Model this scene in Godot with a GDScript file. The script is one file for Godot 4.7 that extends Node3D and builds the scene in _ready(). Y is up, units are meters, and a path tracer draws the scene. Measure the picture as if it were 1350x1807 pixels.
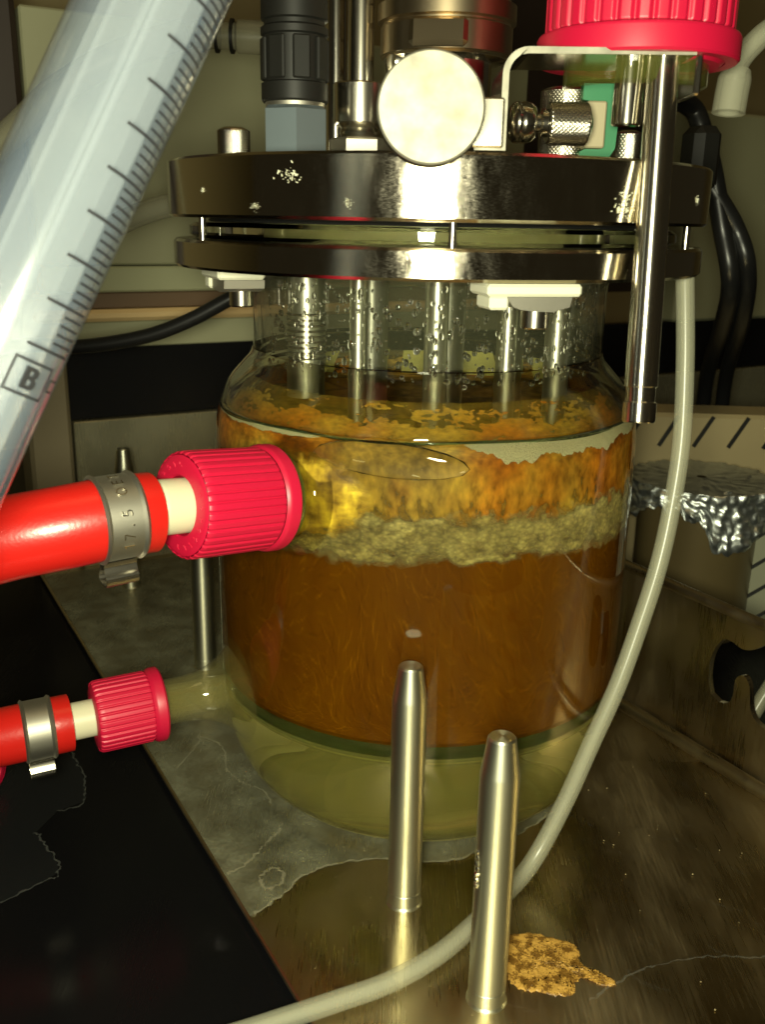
extends Node3D

var rng := RandomNumberGenerator.new()
var taken := {}
var U := Vector3(sin(deg_to_rad(29.5)), 0, cos(deg_to_rad(29.5)))      # along the steel tray, towards the viewer
var W := Vector3(cos(deg_to_rad(29.5)), 0, -sin(deg_to_rad(29.5)))     # across the tray, to the right and away

# ------------------------------------------------------------------ naming
func numbered(called: String) -> String:
	taken[called] = taken.get(called, -1) + 1
	return called if taken[called] == 0 else "%s_%03d" % [called, taken[called]]

func tag(o: Node3D, label: String, category := "", group := "", kind := "") -> Node3D:
	if label: o.set_meta("label", label)
	if category: o.set_meta("category", category)
	if group: o.set_meta("group", group)
	if kind: o.set_meta("kind", kind)
	return o

func thing(called: String, label: String, category: String, at := Transform3D(), group := "") -> Node3D:
	var o := Node3D.new()
	o.name = numbered(called)
	add_child(o, true)
	o.transform = at
	return tag(o, label, category, group)

func part(called: String, a, m: Material, parent: Node = self, at := Transform3D()) -> MeshInstance3D:
	var o := MeshInstance3D.new()
	if parent == self:
		o.name = numbered(called)
	else:
		var n := 0
		for c in parent.get_children():
			if str(c.name) == called or str(c.name).begins_with(called + "_0"): n += 1
		o.name = called if n == 0 else "%s_%03d" % [called, n]
	o.mesh = a if a is Mesh else commit(a)
	o.material_override = m
	o.transform = at
	parent.add_child(o, true)
	return o

# ------------------------------------------------------------------ shapes
func acc() -> Dictionary:
	return {"v": PackedVector3Array(), "n": PackedVector3Array(), "t": PackedVector2Array(), "i": PackedInt32Array()}

func commit(a: Dictionary) -> ArrayMesh:
	var arr := []
	arr.resize(Mesh.ARRAY_MAX)
	arr[Mesh.ARRAY_VERTEX] = a.v
	arr[Mesh.ARRAY_NORMAL] = a.n
	arr[Mesh.ARRAY_TEX_UV] = a.t
	arr[Mesh.ARRAY_INDEX] = a.i
	var m := ArrayMesh.new()
	m.add_surface_from_arrays(Mesh.PRIMITIVE_TRIANGLES, arr)
	return m

func grid(a: Dictionary, rows: Array, wrap := true, v0 := 0.0, v1 := 1.0) -> Dictionary:
	var m: int = rows.size()
	var n: int = rows[0].size()
	var cols: int = n + 1 if wrap else n
	var nor := []
	for i in m:
		var r := PackedVector3Array()
		r.resize(n)
		nor.append(r)
	for i in m - 1:
		for j in (n if wrap else n - 1):
			var k: int = (j + 1) % n
			var f: Vector3 = (rows[i + 1][k] - rows[i][j]).cross(rows[i + 1][j] - rows[i][k]) * -1.0
			f = (rows[i][k] - rows[i + 1][j]).cross(rows[i + 1][k] - rows[i][j])
			nor[i][j] += f
			nor[i][k] += f
			nor[i + 1][j] += f
			nor[i + 1][k] += f
	var base: int = a.v.size()
	for i in m:
		var pole: bool = rows[i][0].distance_squared_to(rows[i][n / 3]) < 1e-14 and rows[i][0].distance_squared_to(rows[i][n / 2]) < 1e-14
		var mean := Vector3.ZERO
		if pole:
			for q in nor[i]: mean += q
		for j in cols:
			a.v.append(rows[i][j % n])
			a.n.append((mean if pole else nor[i][j % n]).normalized())
			a.t.append(Vector2(float(j) / (cols - 1), lerpf(v0, v1, float(i) / maxi(m - 1, 1))))
	for i in m - 1:
		for j in cols - 1:
			var p: int = base + i * cols + j
			a.i.append_array([p, p + cols, p + 1, p + 1, p + cols, p + cols + 1])
	return a

func ring(r: float, y: float, seg: int, a0 := 0.0, a1 := TAU) -> PackedVector3Array:
	var out := PackedVector3Array()
	var full := absf(a1 - a0 - TAU) < 1e-6
	for j in (seg if full else seg + 1):
		var t := lerpf(a0, a1, float(j) / seg)
		out.append(Vector3(r * sin(t), y, r * cos(t)))
	return out

# a profile of (radius, height) from the bottom outwards and up, turned round the y axis
func lathe(prof: Array, seg := 64, a0 := 0.0, a1 := TAU, a := acc(), crease := 0.6) -> Dictionary:
	var total := 0.0
	for i in prof.size() - 1: total += prof[i].distance_to(prof[i + 1])
	var full := absf(a1 - a0 - TAU) < 1e-6
	var run := [prof[0]]
	var done := 0.0
	var start := 0.0
	for i in range(1, prof.size()):
		run.append(prof[i])
		done += prof[i].distance_to(prof[i - 1])
		var last: bool = i == prof.size() - 1
		if last or absf((prof[i] - prof[i - 1]).angle_to(prof[i + 1] - prof[i])) > crease:
			var rows := []
			for p in run: rows.append(ring(p.x, p.y, seg, a0, a1))
			grid(a, rows, full, start / total, done / total)
			run = [prof[i]]
			start = done
	return a

func smooth(pts: Array, n := 8) -> Array:
	var out := []
	for i in pts.size() - 1:
		var p0 = pts[maxi(i - 1, 0)]
		var p3 = pts[mini(i + 2, pts.size() - 1)]
		for k in n:
			out.append(pts[i].cubic_interpolate(pts[i + 1], p0, p3, float(k) / n))
	out.append(pts[-1])
	return out

# a tube along points; radius is a number or a Callable of the share of the way; a hollow one turns in at its ends
func sweep(pts: Array, radius, seg := 24, hollow := 0.0, a := acc(), flat := 1.0) -> Dictionary:
	var rows := []
	var inner := []
	var nrm := Vector3.ZERO
	var m := pts.size()
	for i in m:
		var t: Vector3 = (pts[mini(i + 1, m - 1)] - pts[maxi(i - 1, 0)]).normalized()
		if nrm == Vector3.ZERO:
			nrm = t.cross(Vector3.UP if absf(t.y) < 0.9 else Vector3.RIGHT).normalized()
		nrm = (nrm - t * nrm.dot(t)).normalized()
		var bi := t.cross(nrm)
		var r: float = radius.call(float(i) / (m - 1)) if radius is Callable else radius
		var row := PackedVector3Array()
		var row2 := PackedVector3Array()
		for j in seg:
			var w := TAU * j / seg
			var d: Vector3 = nrm * cos(w) + bi * sin(w) * flat
			row.append(pts[i] + d * r)
			row2.append(pts[i] + d * r * hollow)
		rows.append(row)
		inner.append(row2)
	grid(a, rows)
	for e in 2:
		var at: int = 0 if e == 0 else m - 1
		var hub := PackedVector3Array()
		hub.resize(seg)
		hub.fill(pts[at])
		var far: PackedVector3Array = inner[at] if hollow > 0.0 else hub
		grid(a, [far, rows[0]] if e == 0 else [rows[m - 1], far])
	if hollow > 0.0:
		inner.reverse()
		grid(a, inner)
	return a

func face(a: Dictionary, pts: Array, centre: Vector3) -> void:
	var c: Vector3 = Vector3.ZERO
	for p in pts: c += p / pts.size()
	var n: Vector3 = (pts[1] - pts[0]).cross(pts[2] - pts[0]).normalized()
	var order := pts.duplicate()
	if n.dot(c - centre) < 0.0: n = -n
	else: order.reverse()
	var b: int = a.v.size()
	var e1: Vector3 = (order[1] - order[0]).normalized()
	var e2 := n.cross(e1)
	for p in order:
		a.v.append(p)
		a.n.append(n)
		a.t.append(Vector2((p - c).dot(e1), (p - c).dot(e2)) * 10.0)
	for k in range(1, order.size() - 1): a.i.append_array([b, b + k, b + k + 1])

func box(size: Vector3, at := Vector3.ZERO, bevel := 0.0005, basis := Basis(), a := acc()) -> Dictionary:
	var h := size / 2.0
	var b := minf(bevel, minf(h.x, minf(h.y, h.z)) * 0.9)
	var corner := func(sx, sy, sz, ax):   # the corner's point on the face across axis ax
		var p := Vector3(sx * (h.x - b), sy * (h.y - b), sz * (h.z - b))
		p[ax] = [sx, sy, sz][ax] * h[ax]
		return at + basis * p
	for ax in 3:
		for s in [-1, 1]:
			var q := []
			for k in [[-1, -1], [1, -1], [1, 1], [-1, 1]]:
				var g := [0, 0, 0]
				g[ax] = s
				g[(ax + 1) % 3] = k[0]
				g[(ax + 2) % 3] = k[1]
				q.append(corner.call(g[0], g[1], g[2], ax))
			face(a, q, at)
		for s in [-1, 1]:
			for t in [-1, 1]:
				var q := []
				var b1 := (ax + 1) % 3
				var b2 := (ax + 2) % 3
				for k in [[-1, b1], [1, b1], [1, b2], [-1, b2]]:
					var g := [0, 0, 0]
					g[ax] = k[0]
					g[b1] = s
					g[b2] = t
					q.append(corner.call(g[0], g[1], g[2], k[1]))
				face(a, q, at)
	for sx in [-1, 1]:
		for sy in [-1, 1]:
			for sz in [-1, 1]:
				face(a, [corner.call(sx, sy, sz, 0), corner.call(sx, sy, sz, 1), corner.call(sx, sy, sz, 2)], at)
	return a

# a flat outline (x, y) given thickness along z
func prism(poly: PackedVector2Array, depth: float, a := acc(), xf := Transform3D()) -> Dictionary:
	var tri := Geometry2D.triangulate_polygon(poly)
	for s in [-1, 1]:
		for k in range(0, tri.size(), 3):
			var q := []
			for e in 3: q.append(xf * Vector3(poly[tri[k + e]].x, poly[tri[k + e]].y, s * depth / 2))
			var mid: Vector3 = (q[0] + q[1] + q[2]) / 3.0
			face(a, q, mid - xf.basis.z * s)
	var cw := Geometry2D.is_polygon_clockwise(poly)
	for k in poly.size():
		var p := poly[k]
		var r := poly[(k + 1) % poly.size()]
		var n := Vector2((r - p).y, -(r - p).x) * (-1.0 if cw else 1.0)
		var q := [xf * Vector3(p.x, p.y, -depth / 2), xf * Vector3(r.x, r.y, -depth / 2), xf * Vector3(r.x, r.y, depth / 2), xf * Vector3(p.x, p.y, depth / 2)]
		face(a, q, xf * (Vector3(p.x + r.x, p.y + r.y, 0) / 2 - Vector3(n.x, n.y, 0)))
	return a

func hexagon(r: float, y0: float, y1: float, sides := 6, turn := 0.0, c := 0.0006, a := acc()) -> Dictionary:
	var lv := [[0.0, y0], [r - c, y0], [r, y0 + c], [r, y1 - c], [r - c, y1], [0.0, y1]]
	for i in lv.size() - 1:
		for k in sides:
			var q := []
			for e in [[i, k], [i, k + 1], [i + 1, k + 1], [i + 1, k]]:
				var w: float = turn + TAU * e[1] / sides
				q.append(Vector3(lv[e[0]][0] * sin(w), lv[e[0]][1], lv[e[0]][0] * cos(w)))
			if i == 0: q.remove_at(0)
			if i == lv.size() - 2: q.remove_at(3)
			face(a, q, Vector3(0, (y0 + y1) / 2, 0))
	return a

# frame whose y axis points along d
func along(at: Vector3, d: Vector3, up := Vector3.UP) -> Transform3D:
	var y := d.normalized()
	var x := up.cross(y)
	x = x.normalized() if x.length() > 1e-4 else Vector3.RIGHT
	return Transform3D(Basis(x, y, x.cross(y)), at)

func tray(u: float, w: float, y := 0.0) -> Vector3:
	return U * u + W * w + Vector3(0, y, 0)

# a screw cap along +y: smooth collar at the bottom, ribbed skirt, flat face with a hole
func screw_cap(r: float, rim: float, length: float, collar: float, ribs: int, hole: float, depth: float, a := acc()) -> Dictionary:
	lathe([Vector2(rim - 0.0035, 0.0), Vector2(rim - 0.0006, 0.0), Vector2(rim, 0.0006), Vector2(rim, collar - 0.0008), Vector2(rim - 0.0004, collar), Vector2(r - 0.0002, collar + 0.0006)], 120, 0, TAU, a)
	var rows := []
	var lv := [[collar + 0.0004, 0.3], [collar + 0.0012, 1.0], [length - 0.0026, 1.0], [length - 0.0012, 0.9], [length - 0.0005, 0.35]]
	var per := 10
	for l in lv:
		var row := PackedVector3Array()
		for j in ribs * per:
			var w := TAU * j / (ribs * per)
			var s := fmod(float(j) / per, 1.0)
			var dip := clampf(1.0 - absf(s - 0.5) / 0.2, 0.0, 1.0)
			dip = dip * dip * (3.0 - 2.0 * dip)
			var rr: float = r - depth * dip * minf(1.0, l[1] * 1.2) - (1.0 - l[1]) * 0.0009
			row.append(Vector3(rr * sin(w), l[0], rr * cos(w)))
		rows.append(row)
	grid(a, rows)
	lathe([Vector2(r - 0.0010, length - 0.0006), Vector2(r - 0.0022, length), Vector2(hole + 0.0004, length), Vector2(hole, length - 0.0004), Vector2(hole, length - 0.004)], 96, 0, TAU, a)
	return a

func knurl(r: float, y0: float, y1: float, n: int, h: float, a := acc()) -> Dictionary:
	var rows := []
	var lines := int((y1 - y0) / (TAU * r / n)) * 4
	for i in lines + 1:
		var row := PackedVector3Array()
		var y := lerpf(y0, y1, float(i) / lines)
		for j in n * 4:
			var s := float(j) / 4.0
			var t := float(i) / 4.0
			var d := maxf(absf(fposmod(s + t, 1.0) - 0.5), absf(fposmod(s - t, 1.0) - 0.5)) * 2.0
			var rr := r - h * d * d * (1.0 if i > 0 and i < lines else 0.0) - (h if i == 0 or i == lines else 0.0)
			row.append(Vector3(rr * sin(TAU * s / n), y, rr * cos(TAU * s / n)))
		rows.append(row)
	grid(a, rows)
	lathe([Vector2(0, y0), Vector2(r - h, y0)], 32, 0, TAU, a)
	lathe([Vector2(r - h, y1), Vector2(r - h * 3, y1 + h), Vector2(0, y1 + h)], 32, 0, TAU, a)
	return a

# ------------------------------------------------------------------ materials
func lin(r: float, g: float, b: float, al := 1.0) -> Color:
	var c := Color(r, g, b).linear_to_srgb()
	c.a = al
	return c

func mat(c: Color, rough := 0.5, metal := 0.0, spec := 0.5) -> StandardMaterial3D:
	var m := StandardMaterial3D.new()
	m.albedo_color = c
	m.roughness = rough
	m.metallic = metal
	m.metallic_specular = spec
	m.cull_mode = BaseMaterial3D.CULL_DISABLED
	return m

func pane(c: Color, alpha: float, rough := 0.03) -> StandardMaterial3D:
	var m := mat(c, rough)
	m.albedo_color.a = alpha
	m.transparency = BaseMaterial3D.TRANSPARENCY_ALPHA
	return m

func clear_solid(c: Color, bend: float) -> StandardMaterial3D:
	var m := mat(c, 0.0)
	m.refraction_enabled = true
	m.refraction_scale = bend
	m.transparency = BaseMaterial3D.TRANSPARENCY_ALPHA
	return m

func noise(freq: float, sd: int, oct := 4, kind := FastNoiseLite.TYPE_SIMPLEX_SMOOTH) -> FastNoiseLite:
	var n := FastNoiseLite.new()
	n.seed = sd
	n.frequency = freq
	n.noise_type = kind
	n.fractal_octaves = oct
	return n

func paint(w: int, h: int, f: Callable) -> ImageTexture:
	var im := Image.create(w, h, false, Image.FORMAT_RGBA8)
	for y in h:
		for x in w: im.set_pixel(x, y, f.call(x, y))
	return ImageTexture.create_from_image(im)

func grey(g: float) -> Color:
	return Color(g, g, g)

func noise_tex(freq: float, sd: int, lo: float, hi: float, side := 512, oct := 4, normal := 0.0) -> NoiseTexture2D:
	var t := NoiseTexture2D.new()
	t.width = side
	t.height = side
	t.seamless = true
	t.noise = noise(freq, sd, oct)
	if normal > 0.0:
		t.as_normal_map = true
		t.bump_strength = normal
	else:
		var g := Gradient.new()
		g.set_color(0, grey(lo))
		g.set_color(1, grey(hi))
		t.color_ramp = g
	return t

func tri(m: StandardMaterial3D, s: float) -> StandardMaterial3D:
	m.uv1_triplanar = true
	m.uv1_scale = Vector3(s, s, s)
	return m

var M := {}

func materials() -> void:
	# turned steel: fine lines round the axis (u), worn roughness
	var gn := noise(0.9, 5, 2)
	var gl := noise(0.012, 6, 3)
	var turned := paint(512, 256, func(x, y): return grey(clampf(0.55 + 0.35 * gn.get_noise_2d(x * 0.04, y * 1.0) + 0.35 * gl.get_noise_2d(x, y * 0.6), 0.0, 1.0)))
	var glint := noise_tex(0.35, 9, 0, 1, 512, 2, 1.6)
	var wave := noise_tex(0.012, 10, 0, 1, 512, 3, 1.0)
	M.steel = tri(mat(lin(0.62, 0.57, 0.46), 0.23, 1.0), 34.0)
	M.steel.roughness_texture = turned
	M.steel.anisotropy_enabled = true
	M.steel.anisotropy = -0.35
	M.steel.normal_enabled = true
	M.steel.normal_texture = glint
	M.steel.normal_scale = 0.13
	M.pin = mat(lin(0.60, 0.60, 0.46), 0.42, 1.0)
	M.pin.anisotropy_enabled = true
	M.pin.anisotropy = -0.6
	M.pin.normal_enabled = true
	M.pin.normal_texture = wave
	M.pin.normal_scale = 0.02
	M.pin.uv1_scale = Vector3(1, 3, 1)
	M.chrome = mat(lin(0.74, 0.70, 0.60), 0.16, 1.0)
	M.chrome.normal_enabled = true
	M.chrome.normal_texture = noise_tex(0.02, 3, 0, 1, 256, 3, 1.0)
	M.chrome.normal_scale = 0.06
	M.tube = M.chrome.duplicate()
	M.tube.roughness = 0.24
	M.tube.anisotropy_enabled = true
	M.tube.anisotropy = -0.85
	M.bright = mat(lin(0.62, 0.58, 0.48), 0.22, 1.0)
	M.hub = mat(lin(0.46, 0.37, 0.24), 0.30, 1.0)
	M.dull = tri(mat(lin(0.40, 0.38, 0.32), 0.5, 1.0), 60.0)
	M.dull.normal_enabled = true
	M.dull.normal_texture = glint
	M.dull.normal_scale = 0.3
	M.face_steel = tri(mat(lin(0.43, 0.41, 0.33), 0.60, 0.9), 40.0)
	M.face_steel.normal_enabled = true
	M.face_steel.normal_texture = glint
	M.face_steel.normal_scale = 0.25
	M.face_steel.albedo_texture = noise_tex(0.006, 17, 0.78, 1.0, 512, 6)
	# tray sheet
	var t1 := noise(0.006, 21, 4)
	var t2 := noise(0.5, 22, 3)
	var sheet := paint(1024, 512, func(x, y):
		var g := 0.42 + 0.30 * t1.get_noise_2d(x, y) + 0.14 * t2.get_noise_2d(x * 1.4, y * 0.04)
		return grey(clampf(g, 0.1, 0.95)))
	M.tray = tri(mat(lin(0.48, 0.40, 0.25), 0.78, 1.0), 4.0)
	M.tray.roughness_texture = sheet
	M.tray.normal_enabled = true
	M.tray.normal_texture = noise_tex(0.02, 25, 0, 1, 512, 5, 1.5)
	M.tray.normal_scale = 0.05
	M.tray_dark = M.tray
	M.panel_steel = tri(mat(lin(0.36, 0.34, 0.23), 0.62, 0.6), 5.0)
	M.post = tri(mat(lin(0.26, 0.215, 0.13), 0.5, 0.1), 5.0)
	M.panel_steel.roughness_texture = sheet
	# plastics and rubber
	var pn := noise_tex(0.25, 31, 0, 1, 512, 4, 2.0)
	M.cap = tri(mat(lin(0.52, 0.006, 0.040), 0.42), 50.0)
	M.cap.normal_enabled = true
	M.cap.normal_texture = pn
	M.cap.normal_scale = 0.12
	M.hose = tri(mat(lin(0.50, 0.012, 0.008), 0.30), 30.0)
	M.hose.normal_enabled = true
	M.hose.normal_texture = noise_tex(0.05, 33, 0, 1, 512, 4, 2.0)
	M.hose.normal_scale = 0.20
	M.nozzle = mat(lin(0.62, 0.60, 0.42), 0.4)
	M.white = mat(lin(0.66, 0.66, 0.52), 0.5)
	M.black = mat(lin(0.012, 0.012, 0.011), 0.4)
	M.rubber = mat(lin(0.010, 0.010, 0.010), 0.35)
	M.plug = mat(lin(0.010, 0.0098, 0.0085), 0.5, 0.0, 0.35)
	M.nut_blue = tri(mat(lin(0.25, 0.30, 0.33), 0.62, 1.0), 60.0)
	M.nut_blue.normal_enabled = true
	M.nut_blue.normal_texture = glint
	M.nut_blue.normal_scale = 0.4
	M.green = mat(lin(0.01, 0.16, 0.06), 0.5)
	M.seal = mat(lin(0.34, 0.34, 0.16), 0.4)
	M.tan = mat(lin(0.34, 0.29, 0.18), 0.6)
	# glass and liquids
	M.glass = pane(lin(0.22, 0.20, 0.04), 0.012)
	M.neck = pane(lin(0.20, 0.21, 0.12), 0.06)
	M.rim_glass = pane(lin(0.10, 0.11, 0.02), 0.40, 0.03)
	M.gold_wall = pane(lin(0.62, 0.42, 0.05), 0.20)
	M.port_glass = pane(lin(0.56, 0.50, 0.14), 0.055, 0.02)
	M.line = pane(lin(0.05, 0.07, 0.02), 0.8, 0.05)
	M.water = pane(lin(0.98, 0.93, 0.26), 0.16, 0.02)
	M.painted_caustic = mat(lin(0.97, 0.93, 0.50), 0.6)  # pale yellow standing in for light focused at the jacket base
	M.water_thin = pane(lin(0.40, 0.32, 0.03), 0.035, 0.02)
	M.jacket = clear_solid(lin(0.97, 0.94, 0.70, 0.0), 0.036)
	M.clear_glass = clear_solid(lin(0.96, 0.95, 0.82, 0.0), 0.048)
	M.bead = mat(lin(0.86, 0.80, 0.30, 0.0), 0.02)
	M.bead.refraction_enabled = true
	M.bead.refraction_scale = 0.045
	M.bead.transparency = BaseMaterial3D.TRANSPARENCY_ALPHA
	M.drop = mat(Color(1, 1, 1, 0.0), 0.0)
	M.drop.refraction_enabled = true
	M.drop.refraction_scale = 0.033
	M.drop.transparency = BaseMaterial3D.TRANSPARENCY_ALPHA
	var c1 := noise(0.010, 41, 3)
	var c3 := noise(0.006, 43, 2)
	var tone := PackedFloat32Array()
	tone.resize(2048 * 640)
	for y in 640:
		for x in 2048: tone[y * 2048 + x] = 0.56 + 0.07 * c1.get_noise_2d(x * 0.5, y * 0.6) + 0.04 * c1.get_noise_2d(x * 2.0, y * 2.2)
	for k in 42000:
		var px := rng.randf() * 2048.0
		var py := rng.randf() * 640.0
		var dir := -0.35 + 2.6 * c3.get_noise_2d(px * 0.7, py * 1.1)
		var bend := rng.randf_range(-0.05, 0.06)
		var amt := rng.randf_range(-0.035, 0.05)
		var len := rng.randi_range(10, 34)
		for q in len:
			var ix := posmod(int(px), 2048)
			var iy := posmod(int(py), 640)
			tone[iy * 2048 + ix] += amt * sin(PI * (q + 0.5) / len)
			tone[iy * 2048 + (ix + 1) % 2048] += amt * 0.7 * sin(PI * (q + 0.5) / len)
			dir += bend
			px += cos(dir) * 0.9
			py += sin(dir) * 0.5
	var broth := paint(2048, 640, func(x, y):
		var g: float = tone[y * 2048 + x]
		return Color(clampf(g, 0, 1), clampf(g * 0.90 + (g - 0.56) * 0.25, 0, 1), clampf(g * 0.7, 0, 1)))
	M.broth = mat(lin(0.46, 0.204, 0.004), 0.35, 0.0, 0.25)
	M.broth.albedo_texture = broth
	var r1 := noise(0.013, 51, 5)
	var r2 := noise(0.075, 52, 4)
	var r3 := noise(0.004, 53, 3)
	var crust := paint(2048, 256, func(x, y):
		var up: float = y / 256.0
		var a := r1.get_noise_2d(x * 0.9, y * 1.3)
		var b := r2.get_noise_2d(x * 0.8, y * 0.8)
		var al := 1.0
		var edge := 0.02 + 0.12 * r1.get_noise_2d(x * 0.7 + 90.0, 5.0)
		al = smoothstep(edge - 0.05, edge + 0.12, up + 0.12 * b) * (1.0 - smoothstep(0.0, 0.3, (up - 0.60) * 2.4 - 0.26 - a - 0.5 * b))
		var g := clampf(0.72 + 0.20 * a + 0.20 * b, 0.42, 1.0)
		var k := clampf(0.5 + 1.5 * r3.get_noise_2d(x, y) + 0.5 * a, 0.0, 1.0)
		return Color(g, clampf(g * lerpf(0.74, 1.0, k) - 0.02, 0, 1), clampf(g * lerpf(0.3, 0.75, k), 0, 1), al))
	M.film_brown = mat(lin(0.60, 0.37, 0.07), 0.3, 0.0, 0.3)
	M.film_brown.albedo_texture = noise_tex(0.02, 55, 0.45, 1.0, 512, 5)
	M.film_brown.uv1_scale = Vector3(3, 1, 1)
	M.lens_glow = mat(lin(0.80, 0.58, 0.05), 0.3)  # gold painted for the bright culture seen through the port lens
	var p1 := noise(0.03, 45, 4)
	M.lens_glow.albedo_texture = paint(256, 256, func(x, y):
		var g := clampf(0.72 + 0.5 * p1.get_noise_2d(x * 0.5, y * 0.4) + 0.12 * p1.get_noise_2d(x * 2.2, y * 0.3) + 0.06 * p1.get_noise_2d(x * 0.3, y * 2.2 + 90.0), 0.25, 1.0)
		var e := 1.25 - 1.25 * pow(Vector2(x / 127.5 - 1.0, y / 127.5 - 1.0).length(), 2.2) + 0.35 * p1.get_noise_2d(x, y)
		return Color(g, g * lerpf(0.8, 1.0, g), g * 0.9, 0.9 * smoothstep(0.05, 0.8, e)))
	M.lens_glow.clearcoat_enabled = true
	M.lens_glow.clearcoat_roughness = 0.03
	M.lens_glow.transparency = BaseMaterial3D.TRANSPARENCY_ALPHA
	M.crust = mat(lin(0.86, 0.58, 0.14), 0.4, 0.0, 0.4)
	M.crust.albedo_texture = crust
	M.crust.transparency = BaseMaterial3D.TRANSPARENCY_ALPHA
	var f1 := noise(0.018, 61, 4)
	var f2 := noise(0.11, 62, 2, FastNoiseLite.TYPE_CELLULAR)
	var froth := paint(2048, 128, func(x, y):
		var e := absf(y / 128.0 - 0.5) * 2.0
		var b := f1.get_noise_2d(x, y)
		var g := clampf(0.46 + 0.22 * b - 0.45 * f2.get_noise_2d(x, y), 0.3, 1.0)
		return Color(g, g, g * 0.9, 1.0 - smoothstep(0.35 + 0.5 * b, 0.95 + 0.5 * b, e)))
	M.froth = mat(lin(0.84, 0.74, 0.40), 0.3)
	M.froth.albedo_texture = froth
	M.froth.transparency = BaseMaterial3D.TRANSPARENCY_ALPHA
	var cells := noise_tex(0.07, 63, 1.0, 0.5, 512, 1)
	cells.noise = noise(0.07, 63, 2, FastNoiseLite.TYPE_CELLULAR)
	M.froth_white = mat(lin(0.85, 0.82, 0.56), 0.5)
	M.froth_white.albedo_texture = cells
	M.froth_white.uv1_scale = Vector3(8, 1, 1)
	M.froth_white.transparency = BaseMaterial3D.TRANSPARENCY_ALPHA
	M.shoulder_glow = M.froth_white.duplicate()  # yellow painted for the lit glass and water at the far shoulder
	M.shoulder_glow.albedo_color = lin(0.95, 0.88, 0.22)
	M.bubble = pane(lin(0.75, 0.62, 0.25), 0.06, 0.02)
	# soft translucent tubing
	M.silicone = mat(lin(0.46, 0.46, 0.34, 0.30), 0.28)
	M.silicone.transparency = BaseMaterial3D.TRANSPARENCY_ALPHA
	M.clear_tube = mat(lin(0.30, 0.29, 0.20, 0.40), 0.3)
	M.clear_tube.transparency = BaseMaterial3D.TRANSPARENCY_ALPHA
	M.barrel = pane(lin(0.27, 0.35, 0.47), 0.12, 0.10)
	M.barrel_inside = pane(lin(0.30, 0.36, 0.44), 0.06, 0.12)
	M.plunger = pane(lin(0.60, 0.66, 0.70), 0.13, 0.14)
	M.ink = mat(lin(0.015, 0.015, 0.018), 0.6)
	# surroundings
	M.bench = tri(mat(lin(0.004, 0.004, 0.0045), 0.5, 0.0, 0.22), 3.0)
	M.bench.roughness_texture = sheet
	M.housing = tri(mat(lin(0.36, 0.36, 0.22), 0.6), 3.0)
	M.housing_light = mat(lin(0.42, 0.43, 0.26), 0.6)
	M.window = mat(lin(0.006, 0.006, 0.007), 0.25)
	M.gold = mat(lin(0.78, 0.56, 0.28), 0.4, 0.1)
	M.rust = mat(lin(0.16, 0.10, 0.055), 0.5)
	M.wall = mat(lin(0.40, 0.33, 0.17), 0.8)
	M.brown = mat(lin(0.030, 0.018, 0.012), 0.6)
	M.foil = tri(mat(lin(0.62, 0.66, 0.64), 0.42, 1.0), 20.0)
	M.beaker = mat(lin(0.10, 0.075, 0.032), 0.3)
	M.card = mat(lin(0.36, 0.29, 0.15), 0.7)
	M.paper = mat(lin(0.24, 0.24, 0.16), 0.7)
	M.lime = mat(lin(0.40, 0.37, 0.24, 0.34), 0.8)
	M.lime.transparency = BaseMaterial3D.TRANSPARENCY_ALPHA
	M.lime_faint = mat(lin(0.40, 0.42, 0.38, 0.09), 0.8)
	M.lime_faint.transparency = BaseMaterial3D.TRANSPARENCY_ALPHA
	var h1 := noise(0.012, 71, 5)
	var h2 := noise(0.11, 72, 3)
	var film := paint(512, 512, func(x, y):
		var g := clampf(0.5 + 0.6 * h1.get_noise_2d(x, y) + 0.25 * h2.get_noise_2d(x, y), 0.0, 1.0)
		return Color(0.8 + 0.2 * g, 0.8 + 0.2 * g, 0.8 + 0.2 * g, 0.25 + 0.45 * g))
	M.film = mat(lin(0.23, 0.23, 0.15), 0.6)
	M.film.albedo_texture = film
	M.film.transparency = BaseMaterial3D.TRANSPARENCY_ALPHA
	M.film_bench = mat(lin(0.10, 0.11, 0.11, 0.05), 0.6)
	M.film_bench.transparency = BaseMaterial3D.TRANSPARENCY_ALPHA
	var s1 := noise(0.02, 81, 4)
	var s2 := noise(0.13, 82, 4)
	var spill := paint(512, 512, func(x, y):
		var k := clampf(0.55 + 0.9 * s2.get_noise_2d(x, y) + 1.5 * s1.get_noise_2d(x, y), 0, 1)
		return Color(0.40, 0.28, 0.09).lerp(Color(0.72, 0.56, 0.26), k * k * (3.0 - 2.0 * k)))
	M.spill = mat(Color(1, 1, 1), 0.45)
	M.spill.albedo_texture = spill

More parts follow.
